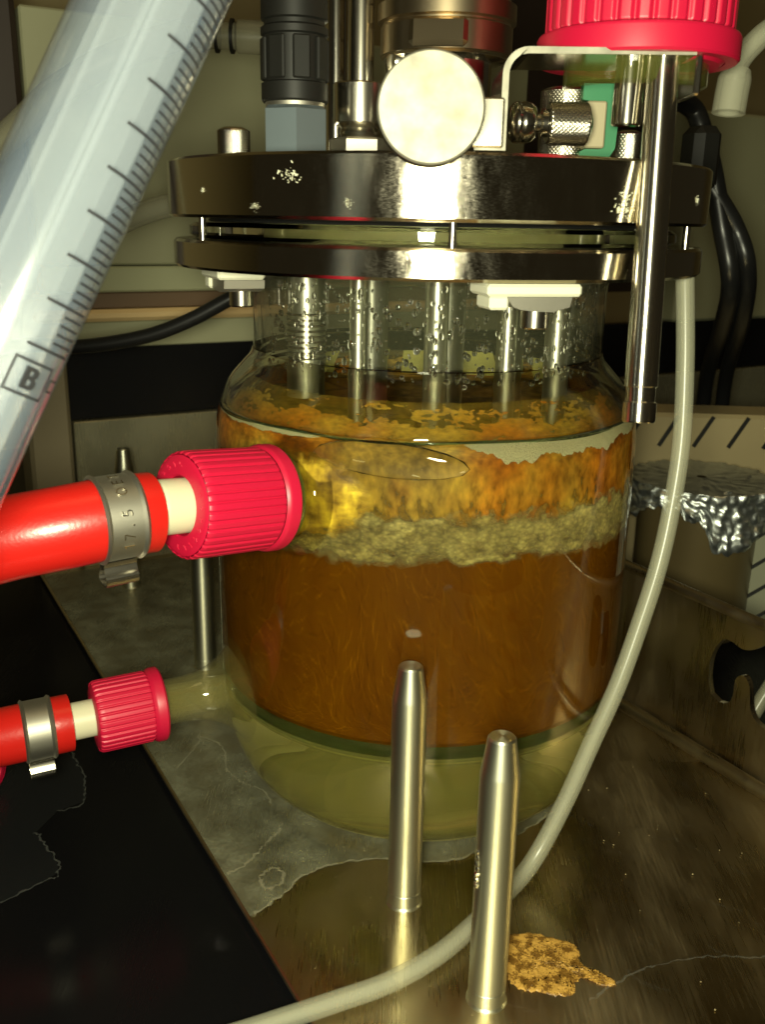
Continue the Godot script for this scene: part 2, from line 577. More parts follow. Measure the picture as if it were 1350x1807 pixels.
# ------------------------------------------------------------------ scene
func _ready() -> void:
	rng.seed = 11
	# camera: a phone held in front of the vessel, tipped down and slightly rolled
	var cam := Camera3D.new()
	cam.name = "camera"
	var p := deg_to_rad(16.9)
	var ro := deg_to_rad(1.1)
	var fw := Vector3(0, -sin(p), -cos(p))
	var up0 := Vector3(0, cos(p), -sin(p))
	var right := Vector3.RIGHT * cos(ro) + up0 * sin(ro)
	var up := up0 * cos(ro) - Vector3.RIGHT * sin(ro)
	var eye := Vector3(-0.0145, 0.192, 0.318)
	cam.transform = Transform3D(Basis(right, up, -fw), eye)
	cam.near = 0.01
	cam.far = 40.0
	var at := CameraAttributesPhysical.new()
	at.frustum_focal_length = 22.57
	at.frustum_focus_distance = 0.29
	at.frustum_near = 0.01
	at.frustum_far = 40.0
	at.exposure_aperture = 18.0
	cam.attributes = at
	cam.fov = 56.0
	add_child(cam)
	var env := Environment.new()
	env.background_mode = Environment.BG_COLOR
	env.background_color = lin(0.019, 0.0155, 0.0085)
	env.tonemap_mode = Environment.TONE_MAPPER_LINEAR
	env.tonemap_exposure = 1.0
	env.sdfgi_enabled = true
	env.ssao_enabled = true
	env.ssil_enabled = true
	var we := WorldEnvironment.new()
	we.environment = env
	add_child(we)
	materials()
	lamps(eye)
	setting()
	tray_and_pins()
	housing_behind()
	vessel()
	contents()
	clamp_ring()
	head_plate()
	plate_fittings()
	sampler()
	hose_line_upper()
	hose_line_lower()
	tubing()
	syringe()
	behind()
	stains()

func glow(c: Color, e: float) -> StandardMaterial3D:
	var m := mat(Color(0.9, 0.9, 0.9), 0.5)
	m.emission_enabled = true
	m.emission = c
	m.emission_energy_multiplier = e
	return m

func lamps(eye: Vector3) -> void:
	var flash := OmniLight3D.new()
	flash.name = "flash_light"
	flash.light_color = Color(1.0, 0.995, 0.85)
	flash.light_energy = 0.15
	flash.light_size = 0.02
	flash.omni_range = 6.0
	flash.omni_attenuation = 2.0
	flash.shadow_enabled = true
	flash.position = eye + Vector3(-0.009, 0.002, 0.013)
	add_child(flash)
	var led := part("flash_lamp", lathe([Vector2(0, -0.0008), Vector2(0.0024, -0.0008), Vector2(0.0028, 0.0), Vector2(0.0022, 0.0009), Vector2(0, 0.0011)], 24), glow(Color(1, 0.98, 0.9), 3.0), self, along(flash.position + Vector3(0, 0, 0.004), Vector3(0, 0, -1)))
	tag(led, "small white flash lamp lighting the vessel from beside the lens", "lamp")
	var area := AreaLight3D.new()
	area.name = "ceiling_light"
	area.area_size = Vector2(1.2, 0.3)
	area.light_color = Color(1.0, 0.86, 0.58)
	area.light_energy = 0.16
	area.area_range = 8.0
	area.shadow_enabled = true
	area.transform = along(Vector3(0.35, 1.6, 0.25), Vector3.UP) * Transform3D(Basis(Vector3.RIGHT, -PI / 2), Vector3.ZERO)
	add_child(area)
	var lamp := thing("ceiling_lamp", "long warm ceiling lamp above the bench", "lamp", Transform3D(Basis(), Vector3(0.35, 1.62, 0.25)))
	part("lamp_housing", box(Vector3(1.26, 0.05, 0.36), Vector3(0, 0.03, 0), 0.01), M.white, lamp)
	part("diffuser", box(Vector3(1.2, 0.008, 0.3), Vector3.ZERO, 0.002), glow(Color(1.0, 0.86, 0.58), 0.5), lamp)

func setting() -> void:
	var b := part("bench_top", box(Vector3(3.0, 0.03, 2.4), Vector3(0, -0.019, -0.2), 0.003, Basis(Vector3.UP, deg_to_rad(29.5))), M.bench)
	tag(b, "", "", "", "structure")
	var w := part("wall", box(Vector3(4.0, 2.4, 0.05), tray(-0.62, 0.1, 0.9), 0.002, Basis(Vector3.UP, deg_to_rad(29.5))), M.wall)
	tag(w, "", "", "", "structure")

func panel(u0: float, w0: float, w1: float, y0: float, y1: float, thick: float, a := acc(), bevel := 0.0006) -> Dictionary:
	# a board facing the viewer along U whose front stands at u0
	return box(Vector3(w1 - w0, y1 - y0, thick), tray(u0 - thick / 2, (w0 + w1) / 2, (y0 + y1) / 2), bevel, Basis(W, Vector3.UP, U), a)

func tray_and_pins() -> void:
	var t := thing("steel_tray", "scratched stainless steel tray with upright guide pins under the glass vessel", "tray")
	part("tray_floor", box(Vector3(0.186, 0.0022, 0.56), tray(0.018, 0.0055, -0.0011), 0.0005, Basis(W, Vector3.UP, U)), M.tray, t)
	# side flange with its keyhole slot
	var o := PackedVector2Array()
	for q in [Vector2(-0.26, 0.0), Vector2(0.30, 0.0), Vector2(0.30, 0.0605), Vector2(-0.26, 0.0605)]: o.append(q)
	var slot := PackedVector2Array()
	var path := smooth([Vector2(0.0480, 0.0250), Vector2(0.0460, 0.0310), Vector2(0.0463, 0.0400), Vector2(0.0500, 0.0475), Vector2(0.0540, 0.0487), Vector2(0.0590, 0.0478), Vector2(0.0640, 0.0495), Vector2(0.0700, 0.0540), Vector2(0.0790, 0.0540), Vector2(0.0830, 0.0480), Vector2(0.0830, 0.0330), Vector2(0.0800, 0.0250), Vector2(0.0737, 0.0230), Vector2(0.0690, 0.0238), Vector2(0.0660, 0.0275), Vector2(0.0645, 0.0345), Vector2(0.0625, 0.0378), Vector2(0.0600, 0.0378), Vector2(0.0580, 0.0350), Vector2(0.0578, 0.0290), Vector2(0.0562, 0.0250), Vector2(0.0520, 0.0236)], 5)
	for q in path: slot.append(q)
	var cut := CSGCombiner3D.new()
	cut.name = "side_flange"
	var plate := CSGPolygon3D.new()
	plate.name = "flange_sheet"
	plate.polygon = o
	plate.depth = 0.0022
	plate.material = M.tray
	cut.add_child(plate)
	var hole := CSGPolygon3D.new()
	hole.name = "slot"
	hole.polygon = slot
	hole.depth = 0.01
	hole.position.z = 0.004
	hole.operation = CSGShape3D.OPERATION_SUBTRACTION
	hole.material = M.tray
	cut.add_child(hole)
	cut.transform = Transform3D(Basis(U, Vector3.UP, U.cross(Vector3.UP)), tray(0, 0.0985))
	t.add_child(cut)
	var lip := []
	for k in 2: lip.append(tray(-0.26 + 0.56 * k, 0.0972, 0.0605))
	part("flange_lip", sweep([lip[0], (lip[0] + lip[1]) / 2, lip[1]], 0.0021, 14), M.tray, t)
	part("tray_bend", sweep([tray(-0.26, 0.0945, 0.0022), tray(0.0, 0.0945, 0.0022), tray(0.30, 0.0945, 0.0022)], 0.0026, 12), M.tray, t)
	for q in [[0.0665, -0.0445], [0.1086, -0.0445], [-0.1086, -0.0445], [-0.2195, -0.0478]]:
		var pin := part("guide_pin", lathe([Vector2(0, -0.001), Vector2(0.0053, -0.001), Vector2(0.0053, 0.0004), Vector2(0.00485, 0.0009), Vector2(0.00485, 0.0045), Vector2(0.0047, 0.0047), Vector2(0.00485, 0.0049), Vector2(0.00485, 0.0662), Vector2(0.0047, 0.0669), Vector2(0.0034, 0.0757), Vector2(0.0030, 0.0762), Vector2(0, 0.0764)], 48, 0, TAU, acc(), 0.25), M.pin, t, Transform3D(Basis(Vector3.UP, rng.randf() * 6.0), tray(q[0], q[1], 0.0)))
		pin.name = "guide_pin" if q[0] == 0.0665 else pin.name
	# a weld nick on the nearest pin
	var nick := acc()
	for k in 7:
		var c := tray(0.1086, -0.0445, 0.036 + 0.0016 * k) + Vector3(-0.0046 + rng.randf() * 0.0004, 0, 0.0016 + rng.randf() * 0.0008)
		box(Vector3(0.0012, 0.0018, 0.0014), c, 0.0005, Basis.from_euler(Vector3(rng.randf(), rng.randf(), rng.randf())), nick)
	part("weld_nick", nick, M.bright, t)

func housing_behind() -> void:
	var h := thing("instrument_housing", "steel and grey green instrument housing with a black window behind the vessel", "instrument")
	var u := -0.262
	part("back_panel", panel(u, -0.0630, 0.52, -0.004, 0.083, 0.01), M.panel_steel, h)
	part("corner_post", panel(u + 0.002, -0.0870, -0.0645, -0.004, 0.151, 0.03, acc(), 0.002), M.post, h)
	part("window", panel(u - 0.004, -0.0640, 0.52, 0.0835, 0.1225, 0.01), M.window, h)
	part("lower_rail", panel(u + 0.001, -0.0640, 0.29, 0.1228, 0.1365, 0.012), M.housing, h)
	part("gold_trim", panel(u + 0.004, -0.0800, 0.29, 0.1368, 0.1432, 0.014, acc(), 0.002), M.gold, h)
	part("dark_trim", panel(u + 0.001, -0.0800, 0.29, 0.1435, 0.1518, 0.014), M.rust, h)
	part("lower_door", panel(u + 0.002, -0.0745, 0.29, 0.1521, 0.1655, 0.02, acc(), 0.001), M.housing_light, h)
	part("upper_door", panel(u + 0.002, -0.0745, 0.23, 0.1662, 0.2870, 0.02, acc(), 0.001), M.housing, h)
	part("side_door", panel(u + 0.004, 0.375, 0.52, 0.1228, 0.2700, 0.02, acc(), 0.002), M.housing, h)
	part("dark_recess", panel(u - 0.02, 0.23, 0.375, 0.1438, 0.40, 0.01), M.brown, h)
	var post := part("dark_post", panel(-0.25, -0.135, -0.0775, 0.152, 0.52, 0.03, acc(), 0.003), M.brown)
	tag(post, "dark brown upright post at the upper left behind the syringe", "post")

func vessel() -> void:
	var v := thing("glass_vessel", "round double walled glass vessel full of amber culture standing on the tray", "vessel", Transform3D(Basis(), Vector3(-0.001, 0, 0)))
	var prof := [Vector2(0, 0.0016), Vector2(0.044, 0.0012), Vector2(0.050, 0.0004), Vector2(0.0556, 0.0030), Vector2(0.0608, 0.0082), Vector2(0.0645, 0.0150), Vector2(0.0673, 0.0240), Vector2(0.0688, 0.0345), Vector2(0.0693, 0.0480), Vector2(0.0694, 0.10), Vector2(0.0693, 0.122), Vector2(0.0687, 0.1310), Vector2(0.0677, 0.1350)]
	part("outer_jacket", lathe(smooth(prof, 4) + [Vector2(0.0628, 0.1350)], 144, 0, TAU, acc(), 1.2), M.jacket, v)
	# shoulder and neck: a wall of glass 2.4 mm thick
	var wall := smooth([Vector2(0.0677, 0.1353), Vector2(0.0672, 0.1372), Vector2(0.0645, 0.1425), Vector2(0.0608, 0.1467), Vector2(0.0580, 0.1498), Vector2(0.0567, 0.1526)], 5)
	var back := []
	for k in wall.size():
		var t: Vector2 = (wall[mini(k + 1, wall.size() - 1)] - wall[maxi(k - 1, 0)]).normalized()
		back.append(wall[k] - Vector2(t.y, -t.x) * 0.0024)
	back.reverse()
	back[-1].y = 0.1353
	part("shoulder", lathe(wall + back + [wall[0]], 144, 0, TAU, acc(), 0.7), M.clear_glass, v)
	part("neck", lathe(smooth([Vector2(0.0565, 0.1530), Vector2(0.0564, 0.157), Vector2(0.0564, 0.172), Vector2(0.0575, 0.1758), Vector2(0.062, 0.1778)], 4), 128, 0, TAU, acc(), 1.2), M.neck, v)
	part("neck_inside", lathe([Vector2(0.0541, 0.1530), Vector2(0.0540, 0.157), Vector2(0.0540, 0.1778)], 128, 0, TAU, acc(), 1.2), M.neck, v)
	part("inner_wall", lathe(smooth([Vector2(0.0655, 0.1355), Vector2(0.0630, 0.1362), Vector2(0.0600, 0.1400), Vector2(0.0560, 0.1435)], 4), 128, 0, TAU, acc(), 1.2), M.gold_wall, v)
	part("top_flange", lathe([Vector2(0.0545, 0.1860), Vector2(0.0735, 0.1860), Vector2(0.0752, 0.1870), Vector2(0.0752, 0.1892), Vector2(0.0735, 0.1903), Vector2(0.0545, 0.1903), Vector2(0.0545, 0.1860)], 128, 0, TAU, acc(), 0.5), M.clear_glass, v)
	# dished glass floor of the inner vessel
	part("inner_floor", lathe(smooth([Vector2(0, 0.0316), Vector2(0.045, 0.0320), Vector2(0.0595, 0.0347), Vector2(0.0652, 0.0390), Vector2(0.0668, 0.0440)], 4), 128, 0, TAU, acc(), 1.2), M.line, v)
	# ports
	var d := Vector3(-0.0211, 0.0029, 0.0195).normalized()
	var up := along(Vector3(-0.0451, 0.1174, 0.0606), d)
	part("upper_port", lathe(smooth([Vector2(0.0172, -0.0088), Vector2(0.0148, -0.0074), Vector2(0.0130, -0.0060), Vector2(0.0124, -0.0042), Vector2(0.0122, 0.0030)], 5) + [Vector2(0, 0.0030)], 64, 0, TAU, acc(), 0.9), M.jacket, v, up)
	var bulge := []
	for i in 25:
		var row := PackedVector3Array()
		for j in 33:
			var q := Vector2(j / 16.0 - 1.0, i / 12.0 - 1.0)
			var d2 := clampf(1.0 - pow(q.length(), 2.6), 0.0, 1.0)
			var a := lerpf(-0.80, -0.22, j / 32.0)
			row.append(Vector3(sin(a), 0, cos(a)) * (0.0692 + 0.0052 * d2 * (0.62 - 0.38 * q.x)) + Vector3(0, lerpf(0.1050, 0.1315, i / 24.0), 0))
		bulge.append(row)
	part("port_glow_bulge", grid(acc(), bulge, false), M.lens_glow, v)  # added bulge, its gold colour paints the glow of the port lens
	part("upper_port_lip", lathe([Vector2(0.0095, -0.0028), Vector2(0.0128, -0.0030), Vector2(0.0136, -0.0020), Vector2(0.0136, -0.0002), Vector2(0.0125, 0.0006)], 64), M.rim_glass, v, up)
	var lo := along(Vector3(-0.0834, 0.0425, 0.041), Vector3(-0.899, 0, 0.438))
	part("lower_port", lathe(smooth([Vector2(0.0180, -0.0262), Vector2(0.0146, -0.0238), Vector2(0.0108, -0.0195), Vector2(0.0084, -0.0140), Vector2(0.0074, -0.008), Vector2(0.0070, 0.004)], 5), 64, 0, TAU, acc(), 1.2), M.port_glass, v, lo)
	part("lower_port_tube", lathe([Vector2(0.0054, -0.023), Vector2(0.0054, 0.004)], 40), M.port_glass, v, lo)
	# condensation on the inside of the neck
	var ball := SphereMesh.new()
	ball.radius = 1.0
	ball.height = 2.0
	ball.radial_segments = 12
	ball.rings = 6
	var mm := MultiMesh.new()
	mm.transform_format = MultiMesh.TRANSFORM_3D
	mm.mesh = ball
	mm.instance_count = 700
	for k in 700:
		var a := rng.randf_range(-1.15, 1.2)
		var y := 0.1465 + 0.028 * pow(rng.randf(), 0.8)
		var r := 0.00028 + 0.00075 * pow(rng.randf(), 3.0)
		var x := Basis(Vector3.UP, a) * Basis.from_scale(Vector3(r, r * rng.randf_range(0.9, 1.5), r * 0.55))
		mm.set_instance_transform(k, Transform3D(x, Vector3(0.0538 * sin(a), y, 0.0538 * cos(a))))
	var drops := MultiMeshInstance3D.new()
	drops.name = "condensation_droplets"
	drops.multimesh = mm
	drops.material_override = M.drop
	drops.set_meta("kind", "stuff")
	v.add_child(drops)

func contents() -> void:
	var here := Transform3D(Basis(), Vector3(-0.001, 0, 0))
	var c := thing("amber_culture", "swirling cloudy amber culture filling the inside of the glass vessel", "liquid", here)
	part("liquid", lathe(smooth([Vector2(0, 0.0330), Vector2(0.045, 0.0335), Vector2(0.0580, 0.0358), Vector2(0.0630, 0.0395), Vector2(0.0648, 0.0440), Vector2(0.0650, 0.0500), Vector2(0.0650, 0.1030)], 3) + [Vector2(0, 0.1045)], 144, -PI, PI, acc(), 0.9), M.broth, c)
	part("wet_film", lathe([Vector2(0.0646, 0.1000), Vector2(0.0646, 0.128), Vector2(0.0634, 0.1335)], 96, -PI, PI, acc(), 1.2), M.film_brown, c)
	part("dried_residue", lathe(smooth([Vector2(0.0653, 0.1080), Vector2(0.0653, 0.128), Vector2(0.0638, 0.1345), Vector2(0.0598, 0.1398), Vector2(0.0560, 0.1435)], 6), 144, -PI, PI, acc(), 1.2), M.crust, c)
	var f := thing("culture_foam", "belt of pale bubbly foam lying on the amber culture", "foam", here)
	part("froth", lathe([Vector2(0.0655, 0.0995), Vector2(0.0656, 0.1075), Vector2(0.0655, 0.1165)], 144, -PI, PI), M.froth, f)
	var ball := SphereMesh.new()
	ball.radius = 1.0
	ball.height = 2.0
	ball.radial_segments = 14
	ball.rings = 7
	var mm := MultiMesh.new()
	mm.transform_format = MultiMesh.TRANSFORM_3D
	mm.mesh = ball
	mm.instance_count = 2600
	for k in 2600:
		var a := rng.randf_range(-1.4, 1.5)
		var y := 0.1015 + 0.0115 * pow(rng.randf(), 1.3) + 0.002 * sin(a * 5.0)
		var r := 0.00035 + 0.0017 * pow(rng.randf(), 3.5)
		if k < 60: r = rng.randf_range(0.0013, 0.0024)
		mm.set_instance_transform(k, Transform3D(Basis.from_scale(Vector3(r, r, r)), Vector3(sin(a), 0, cos(a)) * (0.0660 - r * 0.3) + Vector3(0, y, 0)))
	var bub := MultiMeshInstance3D.new()
	bub.name = "bubbles"
	bub.multimesh = mm
	bub.material_override = M.bubble
	bub.set_meta("kind", "stuff")
	f.add_child(bub)
	var w := thing("jacket_water", "clear yellowish water filling the jacket and the rounded base of the vessel", "water", here)
	var edge := []
	for k in 160:
		var a := TAU * k / 159.0
		edge.append(Vector3(0.0670 * sin(a), 0.1350 + 0.0004 * sin(a * 7.0), 0.0670 * cos(a)))
	part("painted_caustic", lathe(smooth([Vector2(0.0545, 0.0058), Vector2(0.0515, 0.0040), Vector2(0.0475, 0.0031), Vector2(0.0440, 0.0028), Vector2(0.0415, 0.0018)], 4), 96, 0, TAU, acc(), 3.0), M.painted_caustic, w)  # added pale ring painting the bright crescent of light in the base
	part("turbid_water", lathe(smooth([Vector2(0, 0.0034), Vector2(0.043, 0.0030), Vector2(0.0484, 0.0024), Vector2(0.0540, 0.0048), Vector2(0.0591, 0.0097), Vector2(0.0627, 0.0162), Vector2(0.0655, 0.0250), Vector2(0.0668, 0.0347), Vector2(0.0670, 0.040)], 4), 144, 0, TAU, acc(), 1.2), M.water, w)
	part("water_edge", sweep(edge, 0.00042, 8), M.line, w)
	part("surface_froth", froth_arc(0.12, 1.42, 0.0062, 0.12), M.froth_white, w)
	part("surface_froth", froth_arc(-1.55, -0.48, 0.0030, 0.9), M.froth_white, w)
	part("far_froth", lathe([Vector2(0.0600, 0.1350), Vector2(0.0580, 0.1395), Vector2(0.0545, 0.1440)], 64, PI - 0.16, PI + 0.12), M.shoulder_glow, w)  # added patches painting bright refractions on the far shoulder
	for q in [[PI + 0.22, PI + 0.46], [PI - 0.52, PI - 0.24], [PI - 1.05, PI - 0.80], [PI + 0.6, PI + 0.75]]: part("far_froth", lathe([Vector2(0.0600, 0.1345), Vector2(0.0580, 0.1395), Vector2(0.0543, 0.1446)], 24, q[0], q[1]), M.shoulder_glow, w)
	var bubble := lathe([Vector2(0, -1), Vector2(0.38, -0.92), Vector2(0.7, -0.7), Vector2(0.92, -0.38), Vector2(1, 0), Vector2(0.92, 0.38), Vector2(0.7, 0.7), Vector2(0.38, 0.92), Vector2(0, 1)], 40, 0, TAU, acc(), 2.0)
	var b := part("air_bubble", bubble, M.drop, w, Transform3D(Basis(Vector3.UP, -0.18) * Basis(Vector3(0, 0, 1), -0.06) * Basis.from_scale(Vector3(0.0215, 0.0050, 0.0022)), Vector3(-0.0115, 0.1302, 0.0663)))

# froth clinging under the water line: a belt of uneven depth that thins out at both ends
func froth_arc(a0: float, a1: float, deep: float, lead: float) -> Dictionary:
	var n := noise(14.0, int(deep * 90000.0), 3)
	var rows := []
	for i in 7:
		var row := PackedVector3Array()
		for j in 121:
			var s := j / 120.0
			var a := lerpf(a0, a1, s)
			var d := deep * minf(1.0, s / lead) * pow(1.0 - s, 0.45) * (0.85 + 0.5 * n.get_noise_2d(s * 0.5, 0.0) + 0.22 * n.get_noise_2d(s * 2.6, 5.0)) + 0.0002
			var y := 0.1347 - d * (1.0 - i / 6.0)
			var r := lerpf(0.0666, 0.0676, clampf((0.1347 - y) / 0.006, 0.0, 1.0)) + 0.0002 * n.get_noise_2d(s * 40.0, i * 0.7)
			row.append(Vector3(r * sin(a), y, r * cos(a)))
		rows.append(row)
	return grid(acc(), rows, false, 0.25, 0.75)

func clamp_ring() -> void:
	var r := thing("clamp_ring", "polished steel clamp ring round the glass neck under the head plate", "ring", Transform3D(Basis(), Vector3(0.0005, 0, 0)))
	part("ring", lathe([Vector2(0.0575, 0.1778), Vector2(0.0806, 0.1778), Vector2(0.0814, 0.1786), Vector2(0.0814, 0.1849), Vector2(0.0806, 0.1857), Vector2(0.0575, 0.1857)], 160), M.steel, r)
	# plastic pads, brackets and bolts under it
	for s in [[0.0209, 0.0785, 0.25, 0.0246], [-0.0650, 0.0290, -1.15, 0.0200]]:
		var c := Vector3(s[0], 0.1778, s[1])
		var b := Basis(Vector3.UP, s[2])
		var q := Vector3(c.x, 0.0, c.z) * 0.93
		q.y = 0.1766
		var pad := part("pad", box(Vector3(s[3], 0.0030, 0.014), Vector3.ZERO, 0.0007), M.white, r, Transform3D(b, q + Vector3(0, -0.0004, 0)))
		part("pad_edge", box(Vector3(0.0050, 0.0034, 0.010), Vector3(-s[3] * 0.36, -0.0030, 0.001), 0.0006), M.white, pad)
		part("clamp_foot", prism(PackedVector2Array([Vector2(-0.008, 0.0), Vector2(0.009, 0.0), Vector2(0.0085, -0.0024), Vector2(0.004, -0.0036), Vector2(-0.001, -0.0034), Vector2(-0.0045, -0.0030), Vector2(-0.0065, -0.0022)]), 0.012), M.dull, r, Transform3D(b, q + Vector3(0.0010, -0.0020, 0)))
		part("bolt_head", lathe([Vector2(0, -0.0046), Vector2(0.0032, -0.0046), Vector2(0.0036, -0.0042), Vector2(0.0036, 0.0), Vector2(0, 0)], 40), M.bright, r, Transform3D(b, q + Vector3(0.0026, -0.0054, 0.001)))

func head_plate() -> void:
	var h := thing("head_plate", "thick round stainless steel head plate closing the top of the vessel", "plate", Transform3D(Basis(), Vector3(0.0002, 0, 0)))
	part("plate", lathe([Vector2(0, 0.1916), Vector2(0.0814, 0.1916), Vector2(0.0822, 0.1924), Vector2(0.0823, 0.2066), Vector2(0.0816, 0.2073), Vector2(0, 0.2073)], 192), M.steel, h)
	part("gasket", lathe([Vector2(0.052, 0.1905), Vector2(0.0700, 0.1905), Vector2(0.0706, 0.1910), Vector2(0.0700, 0.1915), Vector2(0.052, 0.1915)], 96), M.rubber, h)
	part("inner_seal", lathe([Vector2(0.0530, 0.1850), Vector2(0.0536, 0.1850), Vector2(0.0536, 0.1917), Vector2(0.0530, 0.1917)], 96), M.seal, h)
	for a in [0.01, -0.98, 1.05]:
		part("spacer_pin", lathe([Vector2(0, 0.1855), Vector2(0.0010, 0.1855), Vector2(0.0010, 0.1918), Vector2(0, 0.1918)], 20), M.bright, h, Transform3D(Basis(), Vector3(0.0788 * sin(a), 0, 0.0788 * cos(a))))
	# tubes and baffles that hang into the neck
	for q in [[-0.0385, 0.026, 0.0056, 0.140], [-0.0225, 0.041, 0.0026, 0.108], [-0.0005, 0.044, 0.0034, 0.108], [0.0200, 0.041, 0.0026, 0.108], [0.0360, 0.030, 0.0036, 0.120], [0.0300, -0.030, 0.0050, 0.108], [-0.0200, -0.030, 0.0060, 0.108], [0.0060, -0.012, 0.0060, 0.108]]:
		var tb := part("dip_tube", lathe([Vector2(0, q[3]), Vector2(q[2], q[3]), Vector2(q[2], 0.1914)], 40, 0, TAU), M.pin, h, Transform3D(Basis(), Vector3(q[0], 0, q[1])))
		if q[2] == 0.0056:
			var th := acc()
			for k in 9: lathe([Vector2(0.0057, 0.1515 + k * 0.0016), Vector2(0.0061, 0.1519 + k * 0.0016), Vector2(0.0057, 0.1523 + k * 0.0016)], 40, 0, TAU, th)
			part("thread", th, M.bright, tb)
	# white crusts stuck to the rim
	for q in [[-0.49, 0.2018, 0.0016], [0.56, 0.1968, 0.0021], [-0.30, 0.1955, 0.0006], [-0.62, 0.1945, 0.0007], [-0.88, 0.1985, 0.0005], [0.98, 0.1985, 0.0006]]:
		var fl := acc()
		for k in 46:
			var a: float = q[0] + rng.randfn() * q[2] / 0.0822 * 0.9
			var y: float = q[1] + rng.randfn() * q[2] * 0.7
			var sz: float = q[2] * rng.randf_range(0.06, 0.20)
			box(Vector3(sz * rng.randf_range(0.4, 3.5), sz, 0.00015), Vector3(0.0824 * sin(a), y, 0.0824 * cos(a)), 0.00008, Basis(Vector3.UP, a) * Basis(Vector3(0, 0, 1), rng.randf() * 3.0), fl)
		part("white_crust", fl, M.white, h)

func plate_fittings() -> void:
	var top := 0.2073
	# knob with its flat face to the viewer
	var k := thing("thumb_knob", "large flat round steel thumb knob facing the viewer above the head plate", "knob", along(Vector3(-0.0058, 0.2148, 0.0905), Vector3(0.0, 0.02, 1).normalized()))
	var rows := knurl(0.01175, 0.0, 0.0060, 84, 0.00045)
	part("knurled_edge", rows, M.bright, k)
	part("knob_face", lathe([Vector2(0.01155, 0.0060), Vector2(0.01150, 0.0068), Vector2(0.0111, 0.0071), Vector2(0, 0.0072)], 80), M.face_steel, k)
	part("shaft", lathe([Vector2(0.004, -0.022), Vector2(0.004, 0.0)], 32), M.bright, k)
	# black plug on a blue grey hexagon
	var c := thing("black_connector", "black ribbed plastic connector screwed on a bluish hexagon nut on the head plate", "connector", Transform3D(Basis(), Vector3(-0.0400, 0, 0.0400)))
	part("hexagon_nut", hexagon(0.0092, top, 0.2203, 6, 0.12, 0.0009), M.nut_blue, c)
	part("washer", lathe([Vector2(0.0, 0.2203), Vector2(0.0078, 0.2203), Vector2(0.0080, 0.2212), Vector2(0, 0.2212)], 40), M.dull, c)
	var body := lathe([Vector2(0, 0.2212), Vector2(0.0085, 0.2212), Vector2(0.0089, 0.2217), Vector2(0.0089, 0.2258), Vector2(0.0082, 0.2262), Vector2(0.0082, 0.2372), Vector2(0.0089, 0.2376), Vector2(0.0089, 0.2392), Vector2(0.0080, 0.2398), Vector2(0.0080, 0.2408), Vector2(0.0088, 0.2412), Vector2(0.0088, 0.2460), Vector2(0.0068, 0.2475), Vector2(0.0068, 0.275), Vector2(0, 0.275)], 64)
	part("plug_body", body, M.plug, c)
	for j in 8:
		var a := TAU * j / 8.0 + 0.3
		part("grip_panel", box(Vector3(0.0046, 0.0104, 0.0012), Vector3.ZERO, 0.0004), M.plug, c, Transform3D(Basis(Vector3.UP, a), Vector3(0.0083 * sin(a), 0.2317, 0.0083 * cos(a))))
	# steel tube with collar
	var s := thing("steel_port", "slim steel tube with a wide collar and low nut beside the black connector", "port", Transform3D(Basis(), Vector3(-0.0228, 0, 0.0300)))
	part("low_nut", hexagon(0.0085, top, 0.2135, 6, 0.62, 0.0006), M.dull, s)
	part("collar", lathe([Vector2(0, 0.2135), Vector2(0.0052, 0.2135), Vector2(0.0058, 0.2150), Vector2(0.0052, 0.2160), Vector2(0.0062, 0.2172), Vector2(0.0075, 0.2174), Vector2(0.0076, 0.2272), Vector2(0.0072, 0.2276), Vector2(0, 0.2276)], 56), M.bright, s)
	part("tube", lathe([Vector2(0.0036, 0.2276), Vector2(0.0036, 0.275), Vector2(0, 0.275)], 40), M.bright, s)
	part("rear_tube", lathe([Vector2(0.0030, 0.2073), Vector2(0.0030, 0.275), Vector2(0, 0.275)], 32), M.chrome, s, Transform3D(Basis(), Vector3(-0.0075, 0, -0.014)))
	# stacked steel hub in the middle
	var m := thing("stirrer_hub", "heavy stepped steel drive hub with flats behind the thumb knob", "hub", Transform3D(Basis(), Vector3(0.0005, 0, 0.0290)))
	part("neck", lathe([Vector2(0.0125, top), Vector2(0.0125, 0.2330), Vector2(0.0160, 0.2336), Vector2(0.0180, 0.2345)], 64), M.chrome, m)
	part("hub_body", lathe([Vector2(0.0, 0.2338), Vector2(0.0172, 0.2338), Vector2(0.0180, 0.2346), Vector2(0.0180, 0.2415), Vector2(0.0174, 0.2420), Vector2(0.0174, 0.2424), Vector2(0.0188, 0.2428), Vector2(0.0188, 0.2470), Vector2(0.0170, 0.2480), Vector2(0.0170, 0.275), Vector2(0, 0.275)], 80), M.hub, m)
	part("flat", box(Vector3(0.0152, 0.0074, 0.003), Vector3.ZERO, 0.0012), M.hub, m, Transform3D(Basis(Vector3.UP, -0.10) * Basis(Vector3.RIGHT, -0.24), Vector3(-0.0030, 0.2383, 0.0175)))
	part("side_bulge", lathe([Vector2(0, -0.003), Vector2(0.0042, -0.002), Vector2(0.005, 0), Vector2(0.0042, 0.002), Vector2(0, 0.003)], 32), M.chrome, m, along(Vector3(-0.0135, 0.2325, 0.006), Vector3(-1, 0, 0.4)))
	# knurled nuts
	var kn := [[-0.0597, 0.020, 0.0048, "small knurled steel nut at the left edge of the head plate"], [0.0512, 0.034, 0.0040, "small knurled steel nut under the short chrome tube at the right"], [0.0330, 0.036, 0.0068, "tall knurled steel column under the red lid beside the green tag"]]
